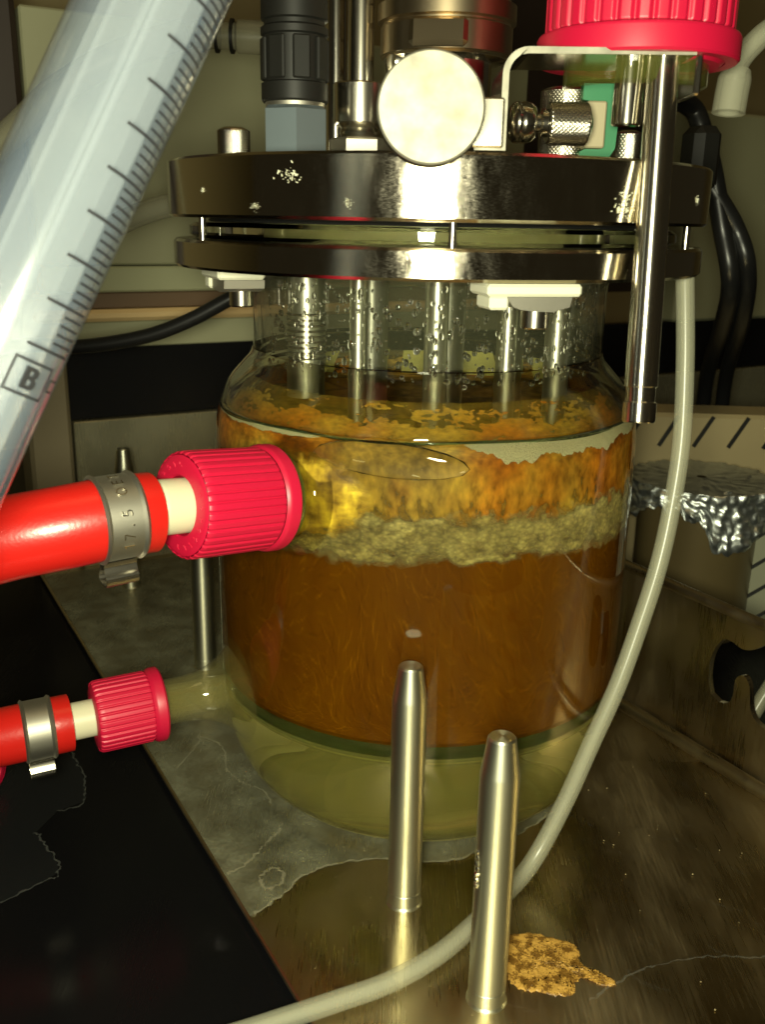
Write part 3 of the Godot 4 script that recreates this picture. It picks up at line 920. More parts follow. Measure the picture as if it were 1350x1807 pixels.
	for q in kn:
		var n := thing("knurled_nut", q[3], "nut", Transform3D(Basis(), Vector3(q[0], 0, q[1])), "knurled nuts on the head plate")
		var hi := 0.2160 if q[2] < 0.006 else 0.2262
		part("knurled_body", knurl(q[2], 0.2088, hi, int(q[2] * 6000), 0.0006), M.bright, n)
		part("washer", lathe([Vector2(0, top), Vector2(q[2] * 1.1, top), Vector2(q[2] * 1.1, 0.2086), Vector2(0, 0.2086)], 40), M.bright, n)
	var hk := thing("clamp_screw", "knurled clamp screw lying sideways with a rounded chrome hub beside the bracket", "screw", along(Vector3(0.0150, 0.2157, 0.060), Vector3(1, 0, -0.06)))
	part("rounded_hub", lathe(smooth([Vector2(0.0, 0.0), Vector2(0.0030, 0.0), Vector2(0.0046, 0.0012), Vector2(0.0050, 0.0022)], 4) + [Vector2(0.0047, 0.0029)] + smooth([Vector2(0.0050, 0.0036), Vector2(0.0046, 0.0056), Vector2(0.0034, 0.0068), Vector2(0, 0.0070)], 4), 56), M.chrome, hk)
	part("collar", lathe([Vector2(0.0024, 0.0066), Vector2(0.0024, 0.0078), Vector2(0.0034, 0.0082), Vector2(0.0034, 0.0096), Vector2(0, 0.0096)], 40), M.chrome, hk)
	part("knurled_body", knurl(0.0051, 0.0098, 0.0200, 30, 0.0007), M.bright, hk)
	part("saddle", box(Vector3(0.014, 0.020, 0.0022), Vector3(0, 0.0105, 0), 0.0006), M.dull, hk, Transform3D(Basis(Vector3.RIGHT, 0.0), Vector3(0.0, 0.0, 0.0)) * Transform3D(Basis(), Vector3(0.0065, 0, 0.0)))
	var g := thing("green_tag", "green plastic clip with a tan block standing on the head plate at the right", "clip", Transform3D(Basis(), Vector3(0.0405, top, 0.040)))
	part("clip", prism(PackedVector2Array([Vector2(-0.004, 0.0), Vector2(0.003, 0.0), Vector2(0.0055, 0.004), Vector2(0.0062, 0.020), Vector2(-0.004, 0.020), Vector2(-0.004, 0.016), Vector2(0.002, 0.015), Vector2(0.0015, 0.006), Vector2(-0.004, 0.003)]), 0.005), M.green, g)
	part("tan_block", box(Vector3(0.0052, 0.0115, 0.008), Vector3(-0.0010, 0.0095, 0.003), 0.0004), M.tan, g)

func sampler() -> void:
	var b := thing("chrome_bracket", "shiny chrome bracket bent from sheet carrying two hanging tubes", "bracket")
	# sheet: foot plate, upright leg, rounded bend and long arm
	var x0 := 0.0118
	var outline := PackedVector2Array()
	var outer := [Vector2(x0 - 0.006, 0.2098), Vector2(x0, 0.2098), Vector2(x0, 0.2250)]
	for q in outer: outline.append(q)
	for k in 9:
		var a := PI - PI / 2 * k / 8.0
		outline.append(Vector2(x0 + 0.0060 + 0.0060 * cos(a), 0.2252 + 0.0060 * sin(a)))
	outline.append(Vector2(0.0568, 0.2314))
	outline.append(Vector2(0.0568, 0.2300))
	for k in 9:
		var a := PI / 2 + PI / 2 * k / 8.0
		outline.append(Vector2(x0 + 0.0060 + 0.0045 * cos(a), 0.2252 + 0.0045 * sin(a)))
	outline.append(Vector2(x0 + 0.0015, 0.2083))
	outline.append(Vector2(x0 - 0.006, 0.2083))
	part("bent_sheet", prism(outline, 0.026), M.chrome, b, Transform3D(Basis(), Vector3(0, 0, 0.0585)))
	part("cut_edge", prism(outline, 0.0004), M.face_steel, b, Transform3D(Basis(), Vector3(0, 0, 0.0718)))
	part("end_flap", box(Vector3(0.0016, 0.0100, 0.026), Vector3(0.0582, 0.2266, 0.0570), 0.0004), M.chrome, b)
	part("knob_lug", box(Vector3(0.0075, 0.0110, 0.0016), Vector3(0.0085, 0.2142, 0.0745), 0.0004), M.bright, b)
	part("short_tube", lathe([Vector2(0.0026, 0.2158), Vector2(0.0034, 0.2154), Vector2(0.0037, 0.2157), Vector2(0.0037, 0.2300)], 40), M.chrome, b, Transform3D(Basis(), Vector3(0.0444, 0, 0.060)))
	var a := Vector3(0.0512, 0.2307, 0.064)
	var e := Vector3(0.0501, 0.1439, 0.077)
	var t := part("long_tube", lathe([Vector2(0.0028, 0.0), Vector2(0.0039, 0.0), Vector2(0.0042, 0.0005), Vector2(0.0042, 0.0050), Vector2(0.0037, 0.0053), Vector2(0.0038, 0.0088), Vector2(0.0042, 0.0091), Vector2(0.0041, 0.0100), Vector2(0.0038, 0.0878)], 56), M.tube, b, along(e, a - e))
	var spots := acc()
	for k in 26:
		var w := rng.randf_range(-1.2, 1.4)
		var y := rng.randf_range(0.012, 0.085)
		var z := rng.randf_range(0.0002, 0.0005)
		box(Vector3(z, z * 1.3, z * 0.6), Vector3(0.0039 * sin(w), y, 0.0039 * cos(w)), z * 0.3, Basis(Vector3.UP, w), spots)
	part("specks", spots, M.white, t)
	# big red lid that stands on the bracket
	var l := thing("bottle_closure", "wide bright red ribbed screw lid above the chrome bracket at the top right", "lid", Transform3D(Basis(), Vector3(0.0478, 0.2306, 0.0500)))
	part("lid_cap", screw_cap(0.0233, 0.0252, 0.040, 0.0062, 34, 0.004, 0.0011), M.cap, l)
	part("lid_liner", lathe([Vector2(0.013, -0.0006), Vector2(0.0205, -0.0006), Vector2(0.0225, 0.0010)], 64), M.cap, l)
	part("bottle_neck", lathe([Vector2(0.0165, -0.0060), Vector2(0.0180, -0.0052), Vector2(0.0180, 0.0010)], 64), M.rim_glass, l)

func ear_clamp(r: float, width: float, frame: Transform3D, label: String) -> Node3D:
	# frame: y along the hose
	var c := thing("hose_clamp", label, "clamp", frame, "steel ear clamps on the red hoses")
	var h := width / 2
	part("band", lathe([Vector2(r, -h), Vector2(r + 0.0006, -h), Vector2(r + 0.0010, -h + 0.0007), Vector2(r + 0.0004, -h + 0.0014), Vector2(r + 0.0004, h - 0.0012), Vector2(r + 0.0010, h - 0.0005), Vector2(r + 0.0004, h), Vector2(r, h)], 72), M.dull, c)
	# the pinched ear: a loop of strip below the hose
	var loop := []
	for q in [Vector2(-0.0030, 0.0003), Vector2(-0.0016, -0.0012), Vector2(-0.0020, -0.0030), Vector2(-0.0029, -0.0046), Vector2(-0.0022, -0.0062), Vector2(0.0, -0.0066), Vector2(0.0022, -0.0062), Vector2(0.0029, -0.0046), Vector2(0.0020, -0.0030), Vector2(0.0016, -0.0012), Vector2(0.0030, 0.0003)]: loop.append(q)
	loop = smooth(loop, 5)
	var a := acc()
	for side in [1.0, -1.0]:
		var rows := []
		for q in loop:
			var row := PackedVector3Array()
			for y in [-h * 0.8, h * 0.8]: row.append(Vector3(q.x, y, (r + 0.0004) - q.y + side * 0.0002))
			rows.append(row)
		grid(a, rows, false)
	part("ear", a, M.bright, c)
	return c

func hose_line_upper() -> void:
	var d := Vector3(-0.0211, 0.0029, 0.0195).normalized()
	var cap := thing("screw_closure", "larger bright red ribbed screw cap on the upper side port of the vessel", "cap", along(Vector3(-0.0461, 0.1174, 0.0606) - d * 0.0005, d), "red screw caps on the side ports")
	part("cap_shell", screw_cap(0.0142, 0.0149, 0.0292, 0.0042, 36, 0.0078, 0.0006), M.cap, cap)
	var marks := acc()
	for k in 22:
		if k % 11 > 7: continue
		var w := TAU * k / 22.0
		for j in 2: box(Vector3(rng.randf_range(0.0003, 0.0012), 0.00025, rng.randf_range(0.0004, 0.0013)), Vector3((0.0106 + j * 0.0006) * sin(w + j * 0.05), 0.0293, (0.0106 + j * 0.0006) * cos(w + j * 0.05)), 0.0001, Basis(Vector3.UP, w + rng.randf()), marks)
	part("raised_marks", marks, M.cap, cap)
	var n := thing("hose_nozzle", "cream plastic nozzle between the larger red cap and its hose", "nozzle", along(Vector3(-0.0655, 0.1201, 0.0786), d))
	part("barb", lathe([Vector2(0, -0.004), Vector2(0.0072, -0.004), Vector2(0.0072, 0.0085), Vector2(0.0066, 0.0095), Vector2(0, 0.0095)], 48), M.nozzle, n)
	var pts := smooth([Vector3(-0.0733, 0.12, 0.0852), Vector3(-0.0804, 0.1203, 0.0905), Vector3(-0.0929, 0.119, 0.0967), Vector3(-0.1053, 0.1171, 0.1004), Vector3(-0.1169, 0.1134, 0.1026), Vector3(-0.135, 0.104, 0.104), Vector3(-0.16, 0.085, 0.10), Vector3(-0.19, 0.05, 0.09), Vector3(-0.215, 0.012, 0.075)], 8)
	var h := part("red_hose", sweep(pts, 0.0102, 48, 0.62), M.hose)
	tag(h, "thick shiny red rubber hose clamped to the upper cap", "hose", "red rubber hoses")
	var f := along(Vector3(-0.0808, 0.1203, 0.0909), Vector3(-0.0112, -0.0002, 0.0078))
	f.basis = f.basis * Basis(Vector3.UP, -0.15)
	var c := ear_clamp(0.0102, 0.0105, turned_down(f), "dull steel ear clamp stamped 17.5 OET round the thick upper hose")
	stamp(c, "17.5 OET")

# turn a frame about its own y axis so that its z axis points down
func turned_down(f: Transform3D) -> Transform3D:
	var y := f.basis.y.normalized()
	var z := (Vector3.DOWN - y * Vector3.DOWN.dot(y)).normalized()
	return Transform3D(Basis(y.cross(z), y, z), f.origin)

func stamp(c: Node3D, what: String) -> void:
	# letters stamped round the band, each bent to it
	var font := SystemFont.new()
	font.font_names = PackedStringArray(["Droid Sans"])
	var letters := part("stamped_letters", acc_dot(), M.bright, c)
	var step := 0.27
	for k in what.length():
		if what[k] == " ": continue
		var t := TextMesh.new()
		t.text = what[k]
		t.font = font
		t.font_size = 16
		t.pixel_size = 0.00022
		t.depth = 0.0002
		# the band's z points down, -z up; the viewer's side is at the angle below
		var w := PI * 0.5 + 0.62 - (k - what.length() / 2.0) * -step
		var o := MeshInstance3D.new()
		o.name = "letter" if k == 0 else "letter_%03d" % k
		o.mesh = t
		o.material_override = M.bright
		var out := Vector3(sin(w), 0, cos(w))
		var run := Vector3(cos(w), 0, -sin(w))
		o.transform = Transform3D(Basis(run, out.cross(run), out), out * 0.0108 + Vector3(0, 0.0, 0))
		letters.add_child(o, true)

func acc_dot() -> Dictionary:
	return box(Vector3(0.0004, 0.0004, 0.0002), Vector3(0, 0.003, 0.0105), 0.00005)

func hose_line_lower() -> void:
	var d := Vector3(-0.899, -0.02, 0.438).normalized()
	var b := Vector3(-0.0844, 0.0420, 0.0400)
	var cap := thing("screw_closure", "smaller dark red ribbed screw cap on the lower side port near the tray", "cap", along(b, d), "red screw caps on the side ports")
	part("cap_shell", screw_cap(0.0113, 0.0119, 0.0215, 0.0036, 32, 0.0062, 0.0006), M.cap, cap)
	var n := thing("hose_nozzle", "cream plastic nozzle between the smaller red cap and its hose", "nozzle", along(b + d * 0.021, d))
	part("barb", lathe([Vector2(0, -0.003), Vector2(0.0058, -0.003), Vector2(0.0058, 0.0085), Vector2(0.0053, 0.0092), Vector2(0, 0.0092)], 40), M.nozzle, n)
	var s := b + d * 0.0285
	var pts := smooth([s, s + d * 0.008, s + Vector3(-0.020, -0.0018, 0.0070), s + Vector3(-0.040, -0.0045, 0.0115), s + Vector3(-0.065, -0.010, 0.014), s + Vector3(-0.09, -0.022, 0.014)], 8)
	var h := part("red_hose", sweep(pts, 0.0088, 40, 0.6), M.hose)
	tag(h, "thinner red rubber hose clamped to the lower cap above the bench", "hose", "red rubber hoses")
	ear_clamp(0.0088, 0.0090, turned_down(along(s + d * 0.0095, d)), "shiny steel ear clamp round the lower hose")
	# end of a dark red fitting that lies on the bench at the left edge
	var e := thing("red_plug", "dark red plug lying on the black bench at the left edge", "plug", along(Vector3(-0.160, 0.0045, 0.020), Vector3(1, 0, 0.25)))
	part("plug_body", screw_cap(0.0075, 0.0082, 0.012, 0.003, 24, 0.003, 0.0005), M.cap, e)

func tubing() -> void:
	var pts := smooth([Vector3(0.0712, 0.1853, 0.03), Vector3(0.0718, 0.1759, 0.032), Vector3(0.0731, 0.1536, 0.036), Vector3(0.0733, 0.1309, 0.04), Vector3(0.0712, 0.1111, 0.044), Vector3(0.068, 0.0946, 0.048), Vector3(0.0632, 0.078, 0.052), Vector3(0.0569, 0.0598, 0.057), Vector3(0.0498, 0.0429, 0.061), Vector3(0.042, 0.0238, 0.065), Vector3(0.0317, 0.0070, 0.0720), Vector3(0.0176, 0.0032, 0.0875), Vector3(0.0038, 0.0030, 0.1036), Vector3(-0.01, 0.003, 0.1145), Vector3(-0.0229, 0.003, 0.121), Vector3(-0.0365, 0.003, 0.1273), Vector3(-0.0496, 0.003, 0.1331), Vector3(-0.0683, 0.003, 0.1401)], 8)
	var t := part("silicone_tube", sweep(pts, 0.0027, 24, 0.55), M.silicone)
	tag(t, "long milky silicone tube looping down past the vessel to the tray", "tube")
	var e := thing("tube_end", "short open end of soft milky tubing hanging beside the red lid", "tube", Transform3D())
	part("thin_tube", sweep(smooth([Vector3(0.1050, 0.2620, 0.02), Vector3(0.0973, 0.2496, 0.02), Vector3(0.0895, 0.2432, 0.02), Vector3(0.0845, 0.2375, 0.02), Vector3(0.0830, 0.2330, 0.02)], 8), 0.0032, 24, 0.6), M.silicone, e)
	part("wide_end", sweep([Vector3(0.0838, 0.2345, 0.02), Vector3(0.0832, 0.2320, 0.0203), Vector3(0.0827, 0.2280, 0.0206), Vector3(0.0822, 0.2228, 0.0212)], func(s): return 0.0038 + 0.0009 * minf(1.0, s * 3.0), 28, 0.66), M.silicone, e)

func syringe() -> void:
	var p0 := Vector3(-0.0458, 0.2508, 0.1246)
	var p1 := Vector3(-0.0960, 0.1406, 0.1580)
	var d := (p1 - p0).normalized()
	# y axis from the grips to the tip; z axis towards the viewer
	var f := along(p0 - d * 0.012, d)
	var eye := Vector3(-0.0145, 0.192, 0.318)
	var z := (eye - (p0 + p1) / 2)
	z = (z - d * z.dot(d)).normalized()
	f.basis = Basis(d.cross(z), d, z)
	var r := 0.01185
	var s := thing("syringe", "large translucent plastic syringe with black graduations slanting across the left corner", "syringe", f)
	part("barrel", lathe([Vector2(r + 0.006, -0.001), Vector2(r + 0.006, 0.0012), Vector2(r, 0.0014), Vector2(r, 0.150), Vector2(r - 0.003, 0.1535), Vector2(0.003, 0.1545), Vector2(0.0026, 0.165), Vector2(0.0021, 0.165)], 96), M.barrel, s)
	part("barrel_inside", lathe([Vector2(r - 0.0011, 0.150), Vector2(r - 0.0011, 0.0)], 96), M.barrel_inside, s)
	# plunger: four fins and a core
	for k in 4:
		var w := k * PI / 2 + 0.62
		part("plunger_fin", box(Vector3(0.0011, 0.150, 0.0090), Vector3(0, 0.068, 0.0050), 0.0003), M.plunger, s, Transform3D(Basis(Vector3.UP, w), Vector3.ZERO))
	part("plunger_rod", lathe([Vector2(0, -0.03), Vector2(0.0016, -0.03), Vector2(0.0016, 0.142), Vector2(0, 0.142)], 24), M.plunger, s)
	part("plunger_head", lathe([Vector2(0, 0.142), Vector2(r - 0.0013, 0.142), Vector2(r - 0.0013, 0.147), Vector2(0, 0.150)], 64), M.plunger, s)
	# graduations on the side away from the fins
	var a := acc()
	for k in 64:
		var long: bool = k % 5 == 0
		strip(a, r + 0.00006, -0.36 if long else -0.74, -1.22, 0.1015 - k * 0.0016, 0.00054 if long else 0.00046)
	part("graduation_marks", a, M.ink, s)
	# letter in a square
	var q := acc()
	for y in [0.1042, 0.1100]: strip(q, r + 0.00006, -0.30, -0.98, y, 0.0005)
	for w in [-0.30, -0.98]: strip(q, r + 0.00006, w - 0.02, w + 0.02, 0.1071, 0.0063)
	part("logo_square", q, M.ink, s)
	var t := TextMesh.new()
	t.text = "B"
	var font := SystemFont.new()
	font.font_weight = 800
	font.font_names = PackedStringArray(["Droid Sans"])
	t.font = font
	t.font_size = 32
	t.pixel_size = 0.00017
	t.depth = 0.0006
	var w0 := -0.62
	part("logo_letter", t, M.ink, s, Transform3D(Basis(Vector3(-cos(w0), 0, sin(w0)), Vector3(0, -1, 0), Vector3(sin(w0), 0, cos(w0))), Vector3(sin(w0), 0, cos(w0)) * (r + 0.00005) + Vector3(0, 0.1071, 0)))
	var dots := acc()
	strip(dots, r + 0.00006, 0.02, -0.06, 0.1086, 0.0009)
	strip(dots, r + 0.00006, -1.05, -1.25, 0.1060, 0.0004)
	strip(dots, r + 0.00006, -1.05, -1.25, 0.1080, 0.0004)
	strip(dots, r + 0.00006, -1.03, -1.07, 0.1070, 0.0024)
	part("ink_dots", dots, M.ink, s)

# a strip of print bent round a barrel
func strip(a: Dictionary, r: float, w0: float, w1: float, y: float, h: float) -> void:
	var rows := []
	for s in [-0.5, 0.5]:
		var row := PackedVector3Array()
		for k in 7:
			var w := lerpf(w0, w1, k / 6.0)
			row.append(Vector3(r * sin(w), y + s * h, r * cos(w)))
		rows.append(row)
	grid(a, rows, false)

func behind() -> void:
	var c := part("black_cable", sweep(smooth([Vector3(-0.045, 0.172, -0.095), Vector3(-0.0728, 0.1627, -0.1), Vector3(-0.0826, 0.1578, -0.1), Vector3(-0.0973, 0.1499, -0.1), Vector3(-0.1147, 0.1429, -0.1), Vector3(-0.1345, 0.1386, -0.1), Vector3(-0.1517, 0.1368, -0.1), Vector3(-0.1713, 0.137, -0.1), Vector3(-0.21, 0.13, -0.1)], 8), 0.0031, 20), M.rubber)
	tag(c, "black cable curving left from under the clamp ring", "cable", "black cables behind the vessel")
	var c1 := part("black_cable", sweep(smooth([Vector3(0.085, 0.244, -0.10), Vector3(0.1109, 0.2405, -0.12), Vector3(0.118, 0.2306, -0.12), Vector3(0.1242, 0.2148, -0.12), Vector3(0.1311, 0.1917, -0.12), Vector3(0.1378, 0.1678, -0.12), Vector3(0.1500, 0.1440, -0.16), Vector3(0.172, 0.10, -0.24), Vector3(0.178, 0.0, -0.25)], 8), 0.0042, 20), M.rubber)
	tag(c1, "thicker black cable arching down on the right from behind the chrome tube", "cable", "black cables behind the vessel")
	var c2 := part("black_cable", sweep(smooth([Vector3(0.118, 0.2180, -0.125), Vector3(0.126, 0.206, -0.12), Vector3(0.1373, 0.1908, -0.12), Vector3(0.1443, 0.1742, -0.12), Vector3(0.1560, 0.1500, -0.15), Vector3(0.183, 0.10, -0.24), Vector3(0.19, 0.0, -0.25)], 8), 0.0040, 20), M.rubber)
	tag(c2, "second black cable at the far right beside the thicker one", "cable", "black cables behind the vessel")
	var blk := part("black_block", box(Vector3(0.012, 0.024, 0.014), Vector3(0.1060, 0.2165, -0.080), 0.003, Basis(Vector3.UP, 0.3)), M.plug)
	tag(blk, "small black housing behind the long chrome tube at head plate height", "housing")
	var cl := part("clear_tube", sweep(smooth([Vector3(-0.20, 0.185, -0.06), Vector3(-0.1625, 0.2128, -0.06), Vector3(-0.1489, 0.2237, -0.06), Vector3(-0.1356, 0.2345, -0.06), Vector3(-0.115, 0.246, -0.062), Vector3(-0.09, 0.256, -0.07)], 8), 0.0052, 24, 0.7), M.clear_tube)
	tag(cl, "clear plastic tube running up behind the syringe at the left edge", "tube")
	var ft := thing("clear_fitting", "clear plastic coupling with dark rings behind the black connector", "coupling", along(Vector3(-0.092, 0.2605, -0.10), Vector3(1, -0.03, 0)))
	part("coupling_body", lathe([Vector2(0.003, 0.0), Vector2(0.0052, 0.0), Vector2(0.0056, 0.004), Vector2(0.0050, 0.006), Vector2(0.0050, 0.016), Vector2(0.0062, 0.017), Vector2(0.0062, 0.030), Vector2(0.003, 0.031)], 32), M.clear_tube, ft)
	for k in 3: part("ring", lathe([Vector2(0.0050, 0.0), Vector2(0.0064, 0.0), Vector2(0.0064, 0.0012), Vector2(0.0050, 0.0012)], 32), M.plug, ft, Transform3D(Basis(), Vector3(0, 0.002 + 0.006 * k, 0)))
	var el := thing("clear_elbow", "clear plastic tube stub at the left rear of the head plate", "tube", Transform3D())
	part("stub", sweep(smooth([Vector3(-0.070, 0.1990, -0.040), Vector3(-0.0941, 0.1955, -0.05), Vector3(-0.105, 0.1925, -0.052), Vector3(-0.118, 0.1870, -0.054)], 6), 0.0042, 24, 0.7), M.clear_tube, el)
	# beaker with a crumpled foil hood
	var b := thing("beaker", "brownish beaker standing behind the tray on the right", "beaker", Transform3D(Basis(), Vector3(0.1420, -0.004, -0.140)))
	part("glass_wall", lathe([Vector2(0, 0), Vector2(0.027, 0), Vector2(0.0285, 0.002), Vector2(0.0290, 0.070), Vector2(0.0305, 0.074), Vector2(0, 0.074)], 64), M.beaker, b)
	var n1 := noise(60.0, 91, 3)
	var n2 := noise(95.0, 92, 2)
	var net := []
	for i in 40:
		var row := []
		for j in 200:
			var w := TAU * j / 200.0
			var hang := 0.015 + 0.006 * sin(w * 2.0 + 5.6) + 0.006 * n1.get_noise_2d(cos(w) * 0.05, sin(w) * 0.05)
			hang += 0.018 * exp(-pow(wrapf(w - 0.1, -PI, PI) / 0.35, 2.0))
			var s := i / 39.0
			var y := 0.0775 - hang * (1.0 - minf(1.0, s / 0.66))
			var rr := 0.0318 + 0.0030 * (1.0 - s)
			if s > 0.67: rr *= 1.0 - pow((s - 0.67) / 0.33, 1.5)
			var pt := Vector3(rr * sin(w), y, rr * cos(w))
			var dent := 0.0018 * absf(n2.get_noise_3dv(pt)) + 0.0030 * absf(n1.get_noise_3dv(pt * 1.4))
			row.append(pt + Vector3(sin(w), 0.3, cos(w)) * dent * 1.5)
		net.append(row)
	var fa: Dictionary
	var soft := []
	for row in net: soft.append(PackedVector3Array(row))
	fa = grid(acc(), soft)
	var foil := part("foil_hood", fa, M.foil, self, Transform3D(Basis(), Vector3(0.1420, -0.004, -0.140)))
	tag(foil, "crumpled silver foil hood covering the brownish beaker", "foil")
	# ruled card box and ruled paper beside the beaker
	var k := thing("card_box", "pale card box with slanting black bands behind the foil hood", "box", Transform3D(Basis(Vector3.UP, -0.05), Vector3(0.165, 0, -0.205)))
	part("card", box(Vector3(0.115, 0.102, 0.030), Vector3(0, 0.0445, 0), 0.002), M.card, k)
	for j in 6: part("black_band", box(Vector3(0.0022, 0.019, 0.0008), Vector3(-0.044 + 0.0185 * j, 0.0860, 0.0152), 0.0002, Basis(Vector3(0, 0, 1), -0.5)), M.black, k)
	var q := thing("ruled_sleeve", "whitish sleeve ruled with slanting black lines right of the beaker", "sleeve", Transform3D(Basis(Vector3.UP, -0.35), Vector3(0.1900, -0.004, -0.128)))
	part("sleeve", box(Vector3(0.050, 0.074, 0.020), Vector3(0, 0.037, 0), 0.003), M.paper, q)
	for j in 5: part("black_line", box(Vector3(0.062, 0.0017, 0.0008), Vector3(0, 0.010 + 0.0150 * j, 0.0103), 0.0002, Basis(Vector3(0, 0, 1), 0.72)), M.black, q)
	var cl2 := part("coiled_tube", sweep(smooth([Vector3(0.120, 0.012, 0.000), Vector3(0.130, 0.030, -0.004), Vector3(0.1365, 0.040, -0.005), Vector3(0.143, 0.030, -0.004), Vector3(0.147, 0.012, 0.0), Vector3(0.15, 0.003, 0.01)], 6), 0.0028, 18, 0.7), M.clear_tube)
	tag(cl2, "clear looped tube behind the keyhole slot of the tray", "tube")

func ribbon(pts: Array, y: float, w: float, a := acc(), closed := false) -> Dictionary:
	var line := smooth(pts, 10)
	var n := noise(420.0, 101, 3)
	var rows := []
	for i in line.size():
		var t: Vector3 = (line[mini(i + 1, line.size() - 1)] - line[maxi(i - 1, 0)]).normalized()
		var s := Vector3.UP.cross(t)
		var p: Vector3 = line[i] + s * 0.0011 * n.get_noise_3dv(line[i]) + s * 0.0006 * n.get_noise_3dv(line[i] * 3.1)
		var ww := w * clampf(0.65 + 1.1 * n.get_noise_3dv(line[i] * 1.7 + Vector3(3, 0, 0)), 0.12, 1.6)
		rows.append(PackedVector3Array([p - s * ww + Vector3(0, y, 0), p + s * ww + Vector3(0, y, 0)]))
	grid(a, rows, false)
	return a

func on_tray(pts: Array) -> Array:
	var out := []
	for q in pts: out.append(tray(q.x, q.y))
	return out

func sheet_of(poly: PackedVector2Array, to: Callable, y: float, per := 12.0, a := acc()) -> Dictionary:
	var t := Geometry2D.triangulate_polygon(poly)
	var b: int = a.v.size()
	for q in poly:
		a.v.append(to.call(q) + Vector3(0, y, 0))
		a.n.append(Vector3.UP)
		a.t.append(q * per)
	for k in range(0, t.size(), 3):
		var p: Vector3 = a.v[b + t[k]]
		var c: Vector3 = (a.v[b + t[k + 1]] - p).cross(a.v[b + t[k + 2]] - p)
		a.i.append_array([b + t[k], b + t[k + 1], b + t[k + 2]] if c.y < 0 else [b + t[k], b + t[k + 2], b + t[k + 1]])
	return a

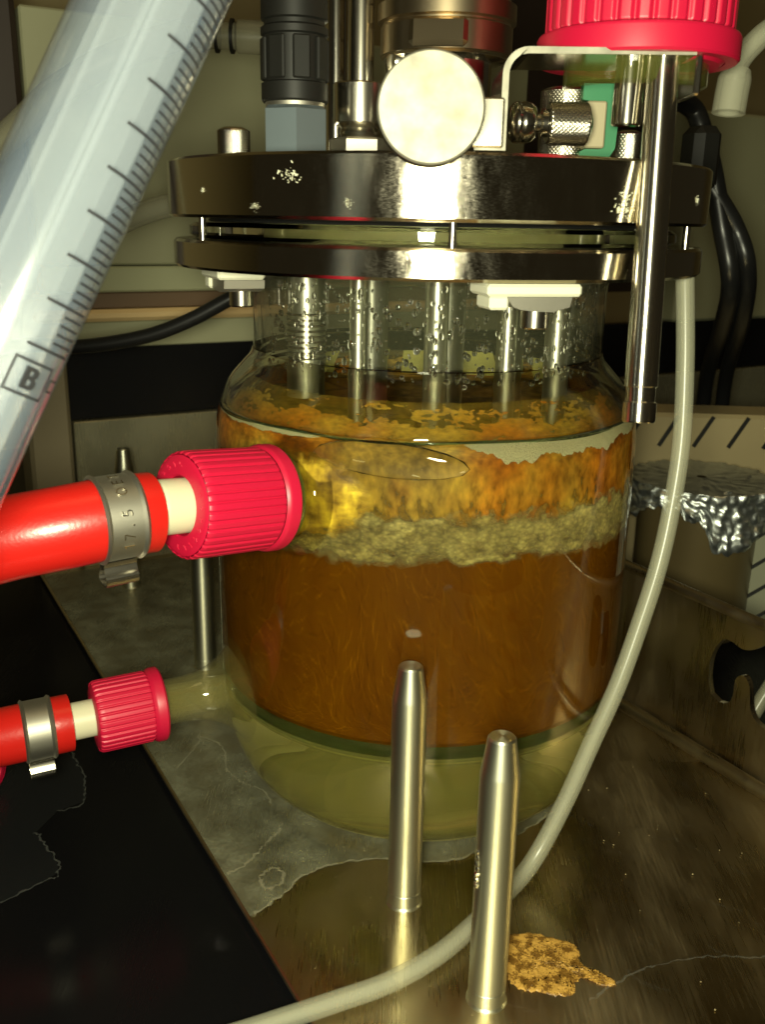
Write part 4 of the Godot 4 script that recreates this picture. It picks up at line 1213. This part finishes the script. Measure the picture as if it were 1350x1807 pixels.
func stains() -> void:
	var edge := [Vector2(0.0523, -0.0868), Vector2(0.0477, -0.0749), Vector2(0.0426, -0.0652), Vector2(0.0426, -0.0535), Vector2(0.0484, -0.0386), Vector2(0.0568, -0.0250), Vector2(0.0582, -0.0088), Vector2(0.0558, 0.0089), Vector2(0.0505, 0.0300)]
	var n := noise(300.0, 111, 3)
	var poly := PackedVector2Array()
	for q in smooth(edge, 8): poly.append(q + Vector2(n.get_noise_2dv(q), n.get_noise_2dv(q + Vector2(2, 2))) * 0.0012)
	for q in [Vector2(0.0, 0.050), Vector2(-0.24, 0.050), Vector2(-0.255, 0.0), Vector2(-0.255, -0.0868)]: poly.append(q)
	var s := part("dried_film", sheet_of(poly, func(q): return tray(q.x, q.y), 0.0003, 9.0), M.film)
	tag(s, "dull grey dried water film on the tray left of and behind the vessel", "stain")
	var a := acc()
	ribbon(on_tray(edge), 0.0006, 0.00055, a)
	ribbon(on_tray([Vector2(-0.0319, -0.0819), Vector2(-0.0464, -0.0689), Vector2(-0.0512, -0.0673), Vector2(-0.0392, -0.0621), Vector2(-0.0236, -0.0660), Vector2(-0.0123, -0.0639), Vector2(-0.0062, -0.0600), Vector2(0.0035, -0.0598)]), 0.0006, 0.0004, a)
	ribbon(on_tray([Vector2(0.0314, -0.0865), Vector2(0.0300, -0.0804), Vector2(0.0256, -0.0740), Vector2(0.0228, -0.0699), Vector2(0.0190, -0.0644), Vector2(0.0154, -0.0614)]), 0.0006, 0.0006, a)
	ribbon(on_tray([Vector2(0.0370, -0.0786), Vector2(0.0353, -0.0733), Vector2(0.0394, -0.0713), Vector2(0.0431, -0.0738), Vector2(0.0425, -0.0781), Vector2(0.0370, -0.0786)]), 0.0006, 0.0007, a)
	var l := part("lime_lines", a, M.lime)
	tag(l, "whitish wavy limescale tide lines on the steel tray before the vessel", "stain")
	var f := acc()
	ribbon(on_tray([Vector2(0.1223, -0.0219), Vector2(0.1207, -0.0108), Vector2(0.1209, 0.0012), Vector2(0.1254, 0.0177), Vector2(0.1331, 0.0312), Vector2(0.1394, 0.0395)]), 0.0005, 0.0004, f)
	for k in 60:
		var c := Vector2(rng.randf_range(0.05, 0.15), rng.randf_range(-0.08, 0.085))
		var w := rng.randfn() * 0.5 + 0.4
		var ln := rng.randf_range(0.002, 0.014)
		ribbon(on_tray([c, c + Vector2(cos(w), sin(w)) * ln * 0.5, c + Vector2(cos(w + 0.1), sin(w + 0.1)) * ln]), 0.0004, 0.00010, f)
	var fl := part("faint_scratches", f, M.lime_faint)
	tag(fl, "faint pale arc and fine scratches on the front of the steel tray", "scratches", "", "stuff")
	var bl := acc()
	for q in [[Vector3(-0.150, -0.004, -0.012), Vector3(-0.1352, -0.004, -0.0088), Vector3(-0.1270, -0.004, 0.0017), Vector3(-0.1199, -0.004, 0.0148), Vector3(-0.1166, -0.004, 0.0270), Vector3(-0.1197, -0.004, 0.0315), Vector3(-0.1241, -0.004, 0.0330)], [Vector3(-0.1272, -0.004, 0.0451), Vector3(-0.1232, -0.004, 0.0496), Vector3(-0.1153, -0.004, 0.0595), Vector3(-0.1130, -0.004, 0.0649), Vector3(-0.1135, -0.004, 0.0676), Vector3(-0.1182, -0.004, 0.0717), Vector3(-0.1255, -0.004, 0.0795)]]:
		ribbon(q, 0.0004, 0.00045, bl)
	var b := part("bench_tide_marks", bl, M.lime_faint)
	tag(b, "pale curved tide marks dried on the black bench left of the tray", "stain")
	var pol := PackedVector2Array([Vector2(-0.165, -0.015), Vector2(-0.1352, -0.0088), Vector2(-0.1270, 0.0017), Vector2(-0.1199, 0.0148), Vector2(-0.1166, 0.0270), Vector2(-0.1241, 0.0330), Vector2(-0.1272, 0.0451), Vector2(-0.1153, 0.0595), Vector2(-0.1130, 0.0649), Vector2(-0.1182, 0.0717), Vector2(-0.1255, 0.0795), Vector2(-0.165, 0.08)])
	var fb := part("dried_film", sheet_of(pol, func(q): return Vector3(q.x, -0.004, q.y), 0.0002), M.film_bench)
	tag(fb, "faint grey dried water patch on the black bench at the left", "stain")
	# tan spill: a lumpy dried crust
	var sp := [Vector2(0.0925, -0.0265), Vector2(0.0942, -0.0205), Vector2(0.0977, -0.0168), Vector2(0.1023, -0.0128), Vector2(0.1060, -0.0119), Vector2(0.1105, -0.0147), Vector2(0.1139, -0.0136), Vector2(0.1173, -0.0117), Vector2(0.1198, -0.0110), Vector2(0.1211, -0.0121), Vector2(0.1190, -0.0152), Vector2(0.1152, -0.0168), Vector2(0.1153, -0.0207), Vector2(0.1182, -0.0237), Vector2(0.1167, -0.0276), Vector2(0.1137, -0.0308), Vector2(0.1117, -0.0338), Vector2(0.1081, -0.0357), Vector2(0.1043, -0.0351), Vector2(0.0980, -0.0330), Vector2(0.0940, -0.0300), Vector2(0.0925, -0.0265)]
	var ringp := smooth(sp, 8)
	var mid := Vector2(0.1055, -0.0235)
	var nn := noise(900.0, 121, 3)
	var rows := []
	for i in 26:
		var s2 := float(i) / 25.0
		var row := PackedVector3Array()
		for j in ringp.size() - 1:
			var q: Vector2 = mid.lerp(ringp[j], 1.0 - s2)
			q += Vector2(nn.get_noise_2dv(q), nn.get_noise_2dv(q + Vector2(1, 1))) * 0.0010
			var hgt := 0.0003 + minf(1.0, s2 * 8.0) * (0.0001 + 0.0004 * maxf(0.0, nn.get_noise_2dv(q * 1.6) + 0.1))
			if i == 0: hgt = 0.00005
			row.append(tray(q.x, q.y, hgt))
		rows.append(row)
	var sa := grid(acc(), rows)
	for k in sa.v.size():
		var w3: Vector3 = sa.v[k]
		sa.t[k] = Vector2(w3.x, w3.z) * 22.0
	var spill := part("dried_spill", sa, M.spill)
	tag(spill, "crusty tan dried spill on the tray beside the front pin", "stain")
	var cr := acc()
	for k in 70:
		var q := Vector2(rng.randf_range(0.03, 0.15), rng.randf_range(-0.085, 0.08))
		var z := rng.randf_range(0.0001, 0.0004)
		box(Vector3(z, z * 0.6, z * 1.2), tray(q.x, q.y, 0.0004), z * 0.2, Basis(Vector3.UP, rng.randf() * 3.0), cr)
	var crumbs := part("crumbs", cr, M.card)
	tag(crumbs, "tiny tan crumbs scattered over the steel tray", "crumbs", "", "stuff")
